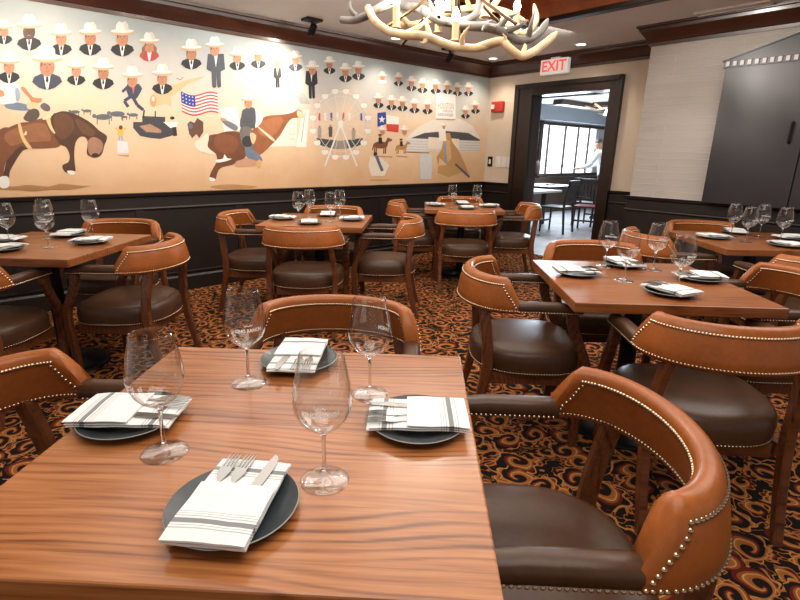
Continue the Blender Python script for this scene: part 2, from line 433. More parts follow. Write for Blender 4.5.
# adjoining room shell
in_ab('ceiling', [(AD+.16, 15.5, -1, 9, 2.34, 2.4)], M['ceil2'])
in_ab('wall_back', [(15.4, 15.5, -1, 9, 0, 2.75)], M['wall2'])
in_ab('wall_left', [(AD+.16, 9.65, 7.0, 7.12, 0, 2.75), (10.0, 10.28, 7., 7.12, 0, 2.75), (12.75, 15.4, 7., 7.12, 0, 2.75), (9.65, 10.0, 7, 7.12, 0, .8), (9.65, 10., 7, 7.12, 1.9, 2.75), (10.28, 12.75, 7, 7.12, 0, .9), (10.28, 12.75, 7, 7.12, 1.98, 2.75)], M['wall2'])
in_ab('trim_20', [(10.18, 10.28, 6.93, 7.0, .8, 2.1), (9.58, 9.68, 6.93, 7, .7, 2.0), (9.96, 10.06, 6.93, 7, .7, 2.0), (10.18, 13., 6.93, 7., 1.98, 2.04), (10.18, 13., 6.9, 7., .84, .90)], M['beam'], bevel=.004)
in_ab('trim_28', [(6.1, 15.4, 6.88, 7.0, -.004, .80)], M['beam'], bevel=.004)
in_ab('trim_21', [(6.1, 15.4, 6.62, 7.0, 2.06, 2.34)], P('blue_grey_soffit', (.30, .36, .42), .5))
for i, (a, b0, b1, w) in enumerate(((8.1, 2., 6.6, .10), (9.9, 2., 5.6, .10), (13.4, 2., 6.6, .2))):
    in_ab('trim_%d' % (22+i), [(a, a+w, b0, b1, 2.27, 2.34)], M['beam'], bevel=.006)
for i, (b, a0, a1, w) in enumerate(((5.7, 9.0, 13.4, .22), (4.2, 6.1, 15.4, .12))):
    in_ab('trim_%d' % (26+i), [(a0, a1, b, b+w, 2.25, 2.34)], M['beam'], bevel=.006)

# ------------------------------------------------------------------ adjoining room: windows
wn = in_ab('window_1', [(10.28, 12.75, 7.05, 7.07, .9, 1.98)], M['daywin'])
mb = MB()
for a in (10.62, 11.32, 11.9, 12.42): mb.box(a, a+.022, 7.0, 7.05, .9, 1.98)
mb.box(10.28, 12.75, 7.0, 7.05, 1.06, 1.075)
mb.build('window_bars', M['beam'], wn, False)
in_ab('window_2', [(9.65, 10.0, 7.05, 7.07, .8, 1.9)], M['daywin'])

# ------------------------------------------------------------------ mural (flat painting on the left wall)
def mural():
    mats = [mural_ground()]; idx = {}
    def col(c):
        if c not in idx:
            idx[c] = len(mats); mats.append(P('mural_paint_%d' % len(mats), c, .6, vary=.10 if max(c) < .5 else .03, vs=18))
        return idx[c]
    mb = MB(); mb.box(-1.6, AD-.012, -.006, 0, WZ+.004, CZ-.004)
    lay = [0]
    def T(x, y, n=0):
        q = on_wall_b(x, y, BM_); return (q.dot(ND), -.0065-lay[0]*.00003, q.z)
    def pg(pts, c):
        lay[0] += 1; mb.cur = col(c); mb.poly([T(*q) for q in pts])
    def el(cx, cy, rx, ry, c, a0=0, a1=2*PI, n=16, tilt=0.):
        pts = []
        for k in range(n+(0 if a1-a0 > 6.2 else 1)):
            t = a0+(a1-a0)*k/n; x, y = rx*math.cos(t), ry*math.sin(t)
            pts.append((cx+x*math.cos(tilt)-y*math.sin(tilt), cy+x*math.sin(tilt)+y*math.cos(tilt)))
        pg(pts, c)
    def ln(pts, w, c):
        for (x0, y0), (x1, y1) in zip(pts, pts[1:]):
            d = math.hypot(x1-x0, y1-y0) or 1; nx, ny = -(y1-y0)/d*w/2, (x1-x0)/d*w/2
            pg([(x0+nx, y0+ny), (x1+nx, y1+ny), (x1-nx, y1-ny), (x0-nx, y0-ny)], c)
    def sp(L):
        n = len(L); out = []
        for i in range(n):
            p0, p1, p2, p3 = (Vector(L[(i+k) % n]) for k in (-1, 0, 1, 2))
            for k in range(4):
                t = k/4; q = .5*(2*p1+(p2-p0)*t+(2*p0-5*p1+4*p2-p3)*t*t*.9+(3*p1-p0-3*p2+p3)*t**3*.9); out.append((q.x, q.y))
        return out
    HAT = (.82, .80, .75); BRIM = (.66, .44, .27); SK = (.52, .245, .145); SK2 = (.43, .20, .12); DKS = (.10, .055, .04)
    JK = (.022, .022, .026); WH = (.82, .80, .76); NAVY = (.05, .06, .10)
    def head(x, y, w, sk=SK, tilt=0.):
        el(x, y+.31*w, .235*w, .31*w, sk)                     # face
        pg([(x-.20*w, y+.30*w), (x-.22*w, y+.05*w), (x-.15*w, y+.05*w), (x-.15*w, y+.28*w)], (.16, .09, .06))
        for s in (-1, 1): el(x+s*.08*w, y+.24*w, .035*w, .02*w, (.12, .06, .045), n=6)
        pg([(x-.015*w, y+.25*w), (x+.03*w, y+.36*w), (x-.03*w, y+.37*w)], tuple(q*.72 for q in sk))
        el(x, y+.45*w, .08*w, .018*w, (.42, .16, .13), n=6)
        el(x, y+.07*w, .47*w, .11*w, BRIM)                   # brim underside
        el(x, y+.005*w, .47*w, .075*w, HAT)
        pg([(x-.27*w, y+.03*w), (x-.25*w, y-.25*w), (x-.14*w, y-.38*w), (x, y-.33*w), (x+.12*w, y-.38*w), (x+.24*w, y-.24*w), (x+.27*w, y+.03*w)], HAT)
        pg([(x+.04*w, y-.30*w), (x+.12*w, y-.37*w), (x+.24*w, y-.24*w), (x+.27*w, y+.02*w), (x+.14*w, y+.02*w)], (.70, .66, .60))
    def bust(x, y, w, sk=SK, jk=JK, extra=None):
        lay[0] = 100
        pg([(x-.16*w, y+.48*w), (x+.16*w, y+.48*w), (x+.13*w, y+.9*w), (x, y+1.0*w), (x-.13*w, y+.9*w)], WH)
        pg([(x-.12*w, y+.5*w), (x-.40*w, y+.62*w), (x-.47*w, y+.78*w), (x-.25*w, y+.96*w), (x-.03*w, y+1.03*w)], jk)
        pg([(x+.12*w, y+.5*w), (x+.40*w, y+.62*w), (x+.47*w, y+.78*w), (x+.25*w, y+.96*w), (x+.03*w, y+1.03*w)], jk)
        pg([(x-.03*w, y+.62*w), (x+.03*w, y+.62*w), (x+.045*w, y+.75*w), (x, y+.82*w), (x-.045*w, y+.75*w)], extra or JK)
        head(x, y, w, sk)
    # portraits: brim centre and hat width in photo pixels
    for k, (x, y, w) in enumerate([(4, 26, 18), (29, 24, 26), (61, 32, 23), (90, 31, 24), (122, 31, 25), (191, 47, 22), (9, 60, 23), (47, 57, 32), (76, 65, 20), (103, 66, 23), (162, 72, 22),
            (191, 48, 1), (237, 53, 17), (258, 52, 16), (295, 56, 15), (329, 61, 13), (345, 68, 14), (358, 66, 14), (398, 76, 10), (411, 80, 11), (422, 82, 11), (435, 83, 11), (447, 84, 10), (457, 86, 10), (468, 86, 10),
            (378, 97, 11), (391, 99, 11), (402, 100, 11), (414, 102, 11), (427, 103, 11), (465, 109, 9.5), (475, 104, 9.5)]):
        if w > 2: bust(x, y, w, DKS if k == 1 else (SK, SK2)[k % 2], NAVY if k in (7, 14) else JK)
    bust(149, 40, 21, SK, (.50, .05, .05), (.75, .7, .6))
    for s in (-1, 1): pg([(149+s*4, 44), (149+s*7.5, 48), (149+s*7, 57), (149+s*4.5, 54)], (.30, .13, .06))
    head(382, 75, 9.5); el(382, 82, 4, 2, WH)
    head(382, 129, 10); head(404, 129, 10)
    # small full-length figures under big heads
    def fig(x, y, w, h, c, legs=1):
        lay[0] = 70
        pg([(x-.36*w, y), (x+.36*w, y), (x+.42*w, y+.45*h), (x+.22*w, y+.52*h), (x-.22*w, y+.52*h), (x-.42*w, y+.45*h)], c)
        pg([(x-.09*w, y), (x+.09*w, y), (x, y+.4*h)], WH)
        pg([(x-.20*w, y+.5*h), (x+.02*w, y+.5*h), (x+.02*w, y+.98*h), (x-.10*w, y+h), (x-.16*w, y+.96*h)], c)
        pg([(x+.02*w, y+.5*h), (x+.22*w, y+.5*h), (x+.24*w, y+.96*h), (x+.12*w, y+h), (x+.06*w, y+.94*h)], c)
    fig(215.5, 54, 22, 34, (.07, .08, .10)); head(214.5, 44, 20)
    fig(277, 68, 9.5, 20, JK); head(277, 59, 14)
    fig(311, 71, 15, 28, JK); head(312, 66, 15)
    lay[0] = 60
    # running man in dark suit (left)
    pg([(127, 84), (139, 84), (141, 91), (137, 98), (133, 100), (128, 96), (126, 90)], NAVY); pg([(131, 84), (135, 84), (133, 95)], (.6, .1, .1))
    ln([(128, 86), (122, 92), (125, 89)], 2.6, NAVY); ln([(139, 86), (141, 90), (138, 88)], 2.6, NAVY)
    ln([(130, 97), (124, 101), (128, 107)], 3.2, NAVY); ln([(133, 98), (137, 105), (143, 110)], 3.2, NAVY)
    head(132, 74, 22)
    lay[0] = 0
    # distant cattle, far mountains
    for x, y, w in ((75, 112, 9), (87, 111, 8), (103, 117, 15), (117, 114, 14), (133, 115, 9), (124, 117, 6)):
        el(x, y, w*.55, w*.20, (.12, .13, .16)); ln([(x-w*.4, y), (x-w*.4, y+w*.5)], .9, (.13, .13, .15)); ln([(x+w*.4, y), (x+w*.4, y+w*.5)], .9, (.13, .13, .15)); el(x-w*.6, y-1, w*.14, w*.14, (.14, .14, .17))
    # barbecue smoker
    pg([(133, 122), (142, 122), (142, 116), (165, 117), (165, 122), (172, 126), (174, 135), (160, 139), (150, 138), (140, 136), (133, 128)], (.055, .055, .065))
    pg([(139, 126), (150, 124), (161, 130), (161, 133), (146, 132)], (.42, .24, .15)); ln([(155, 118), (155, 111)], 1.2, JK); ln([(143, 118), (144, 110)], 1.5, JK)
    pg([(163, 122), (178, 122), (176, 128), (170, 128)], WH); ln([(174, 127), (175, 136)], 4, JK); el(172, 118, 2.4, 1.6, JK)
    # person in yellow above white pedestal
    ln([(115, 128), (119, 130), (120.5, 133)], 1.5, (.80, .45, .08)); ln([(126, 128), (122, 130), (120.5, 133)], 1.5, (.80, .45, .08)); pg([(117.5, 129), (123, 129), (123, 136), (118, 136)], (.82, .45, .06)); el(120.5, 127.5, 2, 2.2, (.12, .06, .04))
    ln([(119.5, 136), (119, 140)], 1.5, (.3, .4, .55)); ln([(121.5, 136), (122, 140)], 1.5, (.3, .4, .55)); pg([(117, 141), (127.5, 142), (128.5, 153), (117, 153.5)], (.70, .70, .72)); pg([(116, 155), (129, 155), (128, 157)], (.5, .28, .15))
    # tan longhorn
    pg([(152, 94), (165, 89), (178, 83), (190, 79), (205, 76), (198, 80), (187, 84), (180, 90), (170, 97), (171, 107), (165, 103), (156, 106), (151, 104)], (.74, .50, .27)); el(153, 101, 3.3, 6, (.62, .33, .17)); el(153, 99, 1.5, 2.5, (.85, .72, .55)); ln([(176, 78), (180, 80), (183, 77)], .8, (.3, .25, .2))
    lay[0] = 30
    # flag of stripes
    def wave(u, v):   # u,v in 0..1
        return (180.5+u*36.5+v*1.2, 92+u*2.5+v*(20.5)+2.6*math.sin(u*2*PI*.95-.3)*1.0)
    for k in range(13):
        pts = [wave(j/10, k/13) for j in range(11)]+[wave(j/10, (k+1)/13) for j in range(10, -1, -1)]
        pg(pts, (.58, .06, .05) if k % 2 == 0 else (.86, .83, .79))
    pg([wave(j/10*.39, 0) for j in range(11)]+[wave(j/10*.39, .56) for j in range(10, -1, -1)], (.035, .05, .32))
    for i in range(4):
        for j in range(3):
            q = wave(.05+.09*i, .09+.17*j); el(q[0], q[1], .7, .7, WH, n=5)
    # brown bison
    pg([(187, 124), (190, 121), (194, 123), (197, 118), (203, 122), (203, 132), (199, 138), (196, 134), (192, 138), (189, 134)], (.13, .06, .035)); el(190, 126, 2.6, 3, (.13, .14, .20)); ln([(191, 134), (192, 138)], .9, (.1, .05, .03))
    lay[0] = 0
    # white building and chute behind the rider
    pg([(220, 108), (236, 107), (242, 130), (224, 132)], (.80, .77, .72)); pg([(292, 88), (304, 94), (310, 104), (300, 104)], (.45, .44, .43))
    pg([(271, 122), (296, 104), (297, 146), (262, 147)], (.80, .74, .65)); pg([(302, 110), (309, 110), (306, 147), (296, 147)], (.84, .81, .77))
    for k in range(4): ln([(288, 124+k*5), (295, 124+k*5)], .5, (.5, .4, .33))
    ln([(305, 112), (301, 142)], .7, (.35, .33, .32))
    lay[0] = 60
    # big brown bucking horse
    f1 = lambda L: sp([(x/4.617, 70+y/4.617) for x, y in L])
    BR1 = (.20, .075, .030); BR2 = (.085, .036, .018); BR3 = (.30, .125, .055)
    pg(f1([(0, 535), (60, 538), (130, 530), (220, 538), (280, 525), (380, 535), (425, 532), (330, 552), (240, 552), (160, 560), (90, 555), (0, 552)]), (.38, .19, .075))
    pg(f1([(95, 345), (130, 362), (105, 372), (72, 420), (45, 470), (40, 505), (8, 505), (20, 462), (30, 420), (60, 375)]), BR2)
    pg(f1([(-10, 290), (40, 265), (90, 245), (130, 240), (185, 225), (240, 225), (275, 300), (280, 345), (240, 360), (140, 362), (95, 352), (60, 385), (25, 430), (10, 500), (-25, 500), (-10, 430)]), BR1)
    pg(f1([(20, 300), (90, 262), (180, 245), (215, 262), (235, 320), (190, 330), (110, 335), (50, 350)]), BR3)
    pg(f1([(235, 212), (255, 200), (290, 190), (330, 198), (370, 215), (420, 245), (455, 278), (492, 305), (482, 345), (468, 390), (440, 405), (418, 400), (400, 385), (404, 330), (385, 308), (362, 315), (346, 345), (342, 400), (346, 440), (347, 470), (325, 478), (297, 468), (288, 440), (315, 425), (320, 390), (302, 355), (278, 345), (250, 300)]), BR2)
    pg(f1([(250, 215), (300, 202), (340, 240), (330, 290), (290, 320), (255, 290)]), (.135, .055, .025)); pg(f1([(345, 225), (400, 250), (440, 290), (415, 305), (375, 285)]), (.14, .06, .03))
    pg(f1([(405, 330), (435, 310), (472, 335), (468, 375), (440, 395), (410, 385)]), (.36, .19, .12)); el(95, 155, 3.4, 2.0, (.04, .02, .015))
    pg(f1([(0, 495), (38, 495), (38, 540), (0, 540)]), WH); pg(f1([(310, 465), (345, 468), (340, 482), (318, 480)]), WH)
    pg(f1([(82, 250), (95, 250), (112, 310), (147, 360), (128, 362), (98, 315)]), (.74, .50, .24)); pg(f1([(212, 222), (228, 215), (235, 250), (255, 292), (240, 285), (222, 255)]), (.76, .55, .30)); pg(f1([(195, 225), (240, 195), (245, 205), (215, 228)]), (.80, .62, .40))
    el(25, 133, 1.8, 2.4, (.78, .55, .30), a0=-1.2, a1=2.6)
    pg(f1([(110, 215), (140, 180), (175, 185), (180, 215), (150, 238), (115, 232)]), (.10, .07, .06)); pg(f1([(185, 165), (205, 152), (230, 170), (225, 190), (200, 185)]), (.13, .11, .12))
    pg(f1([(25, 150), (80, 150), (135, 165), (140, 185), (80, 185), (30, 175)]), (.17, .22, .31)); pg(f1([(-5, 55), (60, 45), (90, 90), (85, 140), (50, 155), (-5, 150)]), WH); pg(f1([(70, 85), (88, 92), (92, 130), (75, 145)]), (.32, .40, .52))
    pg(f1([(98, 88), (112, 80), (150, 125), (190, 130), (185, 150), (150, 152), (135, 130)]), (.52, .23, .10)); pg(f1([(-5, 95), (15, 98), (18, 120), (-5, 122)]), (.60, .28, .14)); pg(f1([(130, 150), (175, 155), (150, 180), (125, 175)]), (.75, .52, .3))
    lay[0] = 60
    # chestnut bucking bull with rider
    f3 = lambda L: sp([(180+x/5.454, 80+y/5.454) for x, y in L])
    CH1 = (.30, .105, .040); CH2 = (.16, .055, .024)
    pg(f3([(165, 582), (240, 570), (330, 572), (420, 582), (330, 592), (220, 594)]), (.46, .24, .10))
    pg(f3([(300, 440), (350, 425), (430, 440), (420, 465), (330, 475), (300, 470)]), (.55, .30, .19))
    pg(f3([(400, 260), (440, 215), (480, 195), (545, 190), (610, 178), (645, 160), (680, 195), (640, 205), (605, 212), (575, 250), (545, 300), (500, 350), (440, 405), (400, 400), (380, 330)]), CH1)
    pg(f3([(430, 240), (500, 205), (555, 205), (545, 260), (490, 310), (430, 290)]), (.40, .15, .06)); pg(f3([(640, 165), (682, 190), (672, 207), (640, 200)]), (.74, .55, .36))
    pg(f3([(148, 310), (200, 295), (260, 280), (330, 290), (350, 360), (355, 420), (310, 440), (290, 460), (230, 475), (205, 500), (190, 545), (160, 530), (180, 480), (200, 440), (190, 400), (150, 370)]), CH2)
    pg(f3([(190, 310), (260, 295), (310, 330), (300, 390), (240, 400), (195, 370)]), (.22, .075, .03))
    pg(f3([(78, 345), (110, 320), (148, 290), (155, 320), (150, 365), (195, 405), (130, 395), (95, 380)]), (.82, .72, .58)); pg(f3([(195, 435), (230, 430), (240, 405), (255, 425), (280, 430), (240, 445), (200, 450)]), WH); pg(f3([(160, 530), (190, 540), (180, 552), (160, 548)]), WH)
    pg(f3([(418, 255), (430, 258), (510, 320), (500, 330)]), (.85, .62, .45))
    pg(f3([(222, 210), (250, 218), (310, 250), (305, 275), (285, 270), (240, 240)]), (.17, .18, .21)); pg(f3([(220, 208), (245, 210), (250, 222), (225, 222)]), (.5, .28, .15))
    pg(f3([(375, 180), (420, 165), (450, 205), (425, 250), (380, 265)]), WH)
    pg(f3([(345, 160), (405, 155), (408, 250), (400, 265), (330, 262), (332, 200)]), (.075, .085, .10))
    pg(f3([(328, 262), (385, 262), (395, 330), (400, 365), (355, 370), (330, 330)]), (.16, .15, .13)); el(247, 141.5, 5.4, 5.8, (.035, .035, .04)); pg(f3([(352, 372), (385, 370), (440, 420), (442, 445), (400, 435), (362, 420)]), (.15, .19, .27)); pg(f3([(420, 440), (442, 440), (435, 480), (418, 475)]), (.62, .38, .16)); pg(f3([(380, 290), (412, 300), (405, 340), (390, 345)]), (.70, .50, .30)); 
    head(248, 98, 17)
    lay[0] = 20
    # ferris wheel
    wc = (340, 124); LG = (.74, .70, .63)
    pg([(316, 138)]+[(340+24*math.cos(t), 140+9*math.sin(t)) for t in (2.9, 2.5, 2., 1.57, 1.1, .6, .2)]+[(362, 138), (340, 141)], (.06, .07, .065))
    pg([(333, 141), (346, 141), (347, 149), (333, 149)], (.32, .28, .25))
    for k in range(8): pg([(318+k*6, 112.5-abs(k-3.5)*-.3), (320+k*6, 112.5), (320+k*6, 121), (318+k*6, 120)], ((.6, .1, .07), WH, (.08, .1, .35), WH, (.6, .15, .1), WH, (.7, .6, .4), (.08, .1, .35))[k])
    ring = [(wc[0]+27.5*math.cos(2*PI*k/24), wc[1]+32.5*math.sin(2*PI*k/24)) for k in range(25)]
    ln(ring, .9, LG); ln([(wc[0]+(x-wc[0])*.86, wc[1]+(y-wc[1])*.86) for x, y in ring], .5, LG)
    for k in range(14): ln([wc, (wc[0]+27*math.cos(2*PI*k/14), wc[1]+32*math.sin(2*PI*k/14))], .55, LG)
    ln([(340, 124), (324.5, 166)], 1.6, (.82, .78, .72)); ln([(340, 124), (356.5, 166)], 1.6, (.82, .78, .72)); el(340, 124, 2.8, 3.6, WH)
    for k in range(16):
        t = 2*PI*(k+.5)/16; x, y = wc[0]+28*math.cos(t), wc[1]+33.5*math.sin(t)
        el(x, y, 3.3, 3., (.85, .81, .74)); ln([(x-3, y-2.4), (x+3, y-2.4)], .6, (.55, .40, .28))
    for x, y in ((330, 131), (319, 132), (353, 134)): el(x, y-5, 1.2, 1.3, SK2, n=8); pg([(x-2, y-4), (x+2, y-4), (x+1.6, y+6), (x-1.6, y+6)], (.10, .09, .09) if x == 330 else (.40, .33, .30))
    lay[0] = 20
    # lone-star flag
    pg([(377, 113), (385.5, 112), (386, 124), (377, 127)], (.03, .06, .30)); pg([(386, 115), (398.5, 117), (398.5, 124.5), (386, 124)], (.85, .82, .78)); pg([(386, 124), (398.5, 124.5), (398, 132.5), (386, 131)], (.62, .06, .04))
    pg([(381.5+(3.6 if k % 2 == 0 else 1.5)*math.sin(k*PI/5), 119.5-(4. if k % 2 == 0 else 1.7)*math.cos(k*PI/5)) for k in range(10)], WH)
    # small horses and riders under the flag
    def horse(x, y, s, c):
        el(x, y, 5.5*s, 2.9*s, c); pg([(x+3*s, y-1*s), (x+6*s, y-6*s), (x+9.5*s, y-4.5*s), (x+9*s, y-3*s), (x+6.5*s, y-2.6*s), (x+5.4*s, y+1.5*s)], c)
        for q in (-4.4, -3, 3, 4.4): ln([(x+q*s, y+1*s), (x+(q-.4)*s, y+7*s)], 1.0*s, c)
        ln([(x-5*s, y-1*s), (x-6.3*s, y+4*s)], 1.0*s, c)
        pg([(x-1.6*s, y-6*s), (x+1.2*s, y-6*s), (x+1.6*s, y-1*s), (x-1.4*s, y-1*s)], JK); el(x-.2*s, y-7.2*s, 1.3*s, 1.2*s, SK2, n=8); el(x-.2*s, y-8.1*s, 1.9*s, .7*s, JK, n=8)
    horse(380, 145, 1.25, (.20, .07, .03)); horse(401, 147, .95, (.44, .22, .07)); ln([(373, 156), (392, 157)], 1.2, (.5, .28, .14)); ln([(396, 156), (407, 157)], 1.2, (.5, .28, .14))
    pg([(370, 156), (381, 158), (389, 165), (384, 176), (371, 176), (368, 166)], (.78, .68, .55)); ln([(376, 156), (379, 164), (382, 171)], 3, (.10, .14, .22)); el(375, 154, 2, 2, JK, n=8); ln([(370, 180), (389, 180)], 1.3, (.55, .30, .14))
    lay[0] = 20
    # stadium dome
    pg([(406, 138), (418, 127), (432, 120), (446, 117), (460, 119), (472, 126), (480, 138)], (.78, .72, .64)); pg([(411, 138), (424, 133), (446, 131), (468, 133), (480, 140), (478, 142), (407, 142)], (.075, .075, .08))
    pg([(405, 138), (480, 141), (480, 152), (405, 151)], (.66, .64, .62))
    for k in range(4): ln([(405, 141+k*2.8), (480, 143+k*2.6)], .5, (.48, .45, .42))
    pg([(428, 137), (459, 139), (459, 148), (428, 148)], (.78, .66, .54)); ln([(405, 152), (429, 153)], .9, (.2, .17, .15)); pg([(419, 154), (432, 154), (431, 179), (420, 179)], (.60, .60, .60))
    # barrel racer
    pg([(438, 166), (455, 163), (463, 172), (448, 177), (437, 173)], (.52, .31, .12))
    pg([(443, 140), (446, 133), (449.5, 133), (452, 142), (459, 152), (464, 163), (469, 176), (466, 176), (457, 167), (449, 167), (444, 162), (439, 158), (438, 166), (436, 157), (441, 150)], (.50, .27, .11))
    pg([(445.5, 139), (449.5, 141), (451, 158), (447, 163), (443, 150)], (.62, .37, .17)); pg([(438, 129), (445, 129), (446, 141), (439, 141)], (.82, .76, .68)); ln([(444, 142), (446, 163)], 2.2, (.24, .32, .42)); head(443.5, 125, 6.5)
    ln([(455, 164), (469, 177)], 2, (.09, .09, .11))
    lay[0] = 160
    # sign held up by the group
    pg([(436, 93), (455, 95), (455, 119.5), (435, 119)], (.84, .82, .79)); ln([(435, 119), (455, 119.5)], 1, (.62, .36, .22))
    for txt, w, h, x, y, c in (('HOUSTON', 15.5, 6.0, 445.3, 106, (.80, .30, .18)), ('LIVESTOCK', 10, 2.2, 447, 111.2, (.25, .22, .25)), ('SHOW & RODEO', 15.5, 2.8, 445, 114.8, (.10, .09, .13))):
        v, f = text_mesh(txt, 1.); x0 = min(q[0] for q in v); x1 = max(q[0] for q in v); y0 = min(q[1] for q in v); y1 = max(q[1] for q in v)
        lay[0] = 190; mb.cur = col(c)
        mb.add([T(x+((q[0]-x0)/(x1-x0)-.5)*w, y-((q[1]-y0)/(y1-y0)-.5)*h+((q[0]-x0)/(x1-x0)-.5)*.8) for q in v], f)
    return mb.build('mural', mats, None, False), None
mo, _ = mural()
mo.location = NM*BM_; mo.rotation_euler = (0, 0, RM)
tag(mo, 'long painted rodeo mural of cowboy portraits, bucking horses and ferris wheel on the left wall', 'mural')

# ------------------------------------------------------------------ wall fittings
def wall_thing(name, label, cat, a, b, z, group=None): return thing(name, label, cat, AB(a, b, z), RD, group)
def rbox(x0, x1, y0, y1, z0, z1): return MB().box(x0, x1, y0, y1, z0, z1)
t = wall_thing('exit_sign', 'white box exit sign with red letters above the doorway', 'sign', AD-.13, 3.80, 2.345)
rbox(-.19, .19, -.03, .03, -.085, .085).build('housing', M['exitface'], t, False, bevel=.006)
v, f = text_mesh('EXIT', .165, .004); MB().add([(x*1.0, -.0325, y) for x, y, z in v], f).build('lettering', M['exitred'], t, False)
rbox(-.06, .06, -.02, .13, .085, .105).build('mounting_bracket', M['white'], t, False, bevel=.003)
t = wall_thing('fire_alarm', 'red fire alarm box with white strobe on the beige wall left of the doorway', 'alarm', AD, 4.72, 1.94)
rbox(-.10, .10, -.05, 0, -.07, .07).build('housing', M['red'], t, False, bevel=.01)
rbox(-.085, -.03, -.075, -.05, -.03, .03).build('strobe', M['white'], t, False, bevel=.008)
for b, mt, lb in ((4.81, 'black', 'black control plate at the left end of the switches beside the doorway'), (4.665, 'white', 'white switch plate next to the black control plate'), (4.565, 'white', 'middle white switch plate between two others by the doorway'), (4.465, 'white', 'white switch plate nearest the dark door casing')):
    t = wall_thing('switch_plate', lb, 'light switch', AD, b, 1.21, 'switch plates beside the doorway')
    rbox(-.042, .042, -.008, 0, -.07, .07).build('plate', M[mt], t, False, bevel=.003)
    rbox(-.016, .016, -.014, -.008, -.032, .032).build('rocker', M['white'], t, False, bevel=.002)
# wall cabinet with gable
CB0, CB1, CBM = .42, 1.712, 1.066; CD = .14
t = wall_thing('wall_cabinet', 'dark lacquered wall cabinet with low gable top on the pale stone wall', 'cabinet', AP, CBM, 0)
hw = (CB1-CB0)/2
rbox(-hw+.01, hw-.01, -CD+.02, 0, .925, 2.10).build('body', M['cab'], t, False)
for s in (-1, 1):
    d = rbox(min(s*.004, s*(hw)), max(s*.004, s*hw), -CD-.005, -CD+.02, .925, 2.052).build('door', M['cab'], t, False, bevel=.003)
    h = MB(); h.tube([(s*.085, -CD-.003, 1.44), (s*.085, -CD-.035, 1.45), (s*.085, -CD-.035, 1.59), (s*.085, -CD-.003, 1.60)], .009, 8); h.build('handle', M['black'], d)
g = MB()
pr = [(-hw-.02, 2.10), (hw+.02, 2.10), (0, 2.295)]
g.rings([[(x, -CD-.01, z) for x, z in pr], [(x, 0, z) for x, z in pr]]); g.build('pediment', M['cab'], t, False)
g = MB(); g.box(-hw-.02, hw+.02, -CD-.012, -.005, 2.052, 2.060); g.box(-hw-.02, hw+.02, -CD-.002, -.005, 2.06, 2.10)
g.build('frieze', M['cab'], t, False)
g = MB()
n = 25
for k in range(n):
    x = -hw-.01+(2*hw+.02)*(k+.5)/n; g.box(x-.017, x+.010, -CD-.014, -CD-.002, 2.062, 2.098)
g.build('dentil', M['cablight'], t, False)
g = MB()
for s in (-1, 1):
    g.add([(s*(hw+.03), -CD-.02, 2.098), (s*(hw+.03), .0, 2.098), (0, 0, 2.298), (0, -CD-.02, 2.298), (s*(hw+.03), -CD-.02, 2.108), (s*(hw+.03), 0, 2.108), (0, 0, 2.308), (0, -CD-.02, 2.308)], [(0, 1, 2, 3), (4, 5, 6, 7), (0, 1, 5, 4), (0, 3, 7, 4), (1, 2, 6, 5), (2, 3, 7, 6)])
g.build('cornice', M['cab'], t, False)

# ------------------------------------------------------------------ ceiling fittings
RG = 'round recessed lights in the grey ceiling'
for a, b, lb in ((3.883, 4.589, 'round recessed ceiling light above the ferris wheel, left of the others'), (5.525, 4.587, 'round recessed ceiling light near the corner where two walls meet'), (5.509, 3.337, 'round recessed ceiling light above the exit sign')):
    t = thing('recessed_light', lb, 'ceiling light', AB(a, b, ZC), 0, RG)
    MB().lathe([(.048, -.001), (.062, -.010), (.075, -.008), (.078, 0)], 28, False).build('trim_ring', M['white'], t)
    MB().lathe([(.0, -.003), (.05, -.004)], 28, False).build('lens', M['lens'], t)
for a, b, lb, rz in ((2.801, 4.534, 'small black ceiling spotlight aimed at the mural above the dark suited figures', RM), (4.696, 4.56, 'small black ceiling spotlight aimed at the mural above the stadium', RM)):
    t = thing('ceiling_spotlight', lb, 'spotlight', AB(a, b, ZC), rz, 'black ceiling spotlights by the mural')
    rbox(-.085, .085, -.06, .06, -.022, 0).build('base_plate', M['black'], t, False, bevel=.004)
    MB().tube([(0, 0, -.02), (0, 0, -.07)], .012, 8).build('stem', M['black'], t)
    MB().tube([(0, -.035, -.055), (0, -.01, -.085), (0, .035, -.135)], [.03, .036, .034], 14).build('head', M['black'], t)
    MB().tube([(0, .034, -.134), (0, .036, -.137)], .028, 14).build('lens', M['lens'], t)
t = thing('ceiling_vent', 'flat rectangular vent panel with pale edge in the ceiling above the pale stone wall', 'vent', AB(5.07, 1.73, ZC), RD)
rbox(-.26, .26, -.05, .05, -.006, 0).build('panel', M['ceil'], t, False)
g = MB(); g.box(-.275, .275, -.06, -.045, -.014, 0); g.box(-.275, .275, .05, .06, -.014, 0); g.box(-.275, -.262, -.045, .05, -.014, 0); g.box(.262, .275, -.045, .05, -.014, 0)
g.build('frame', M['white'], t, False)

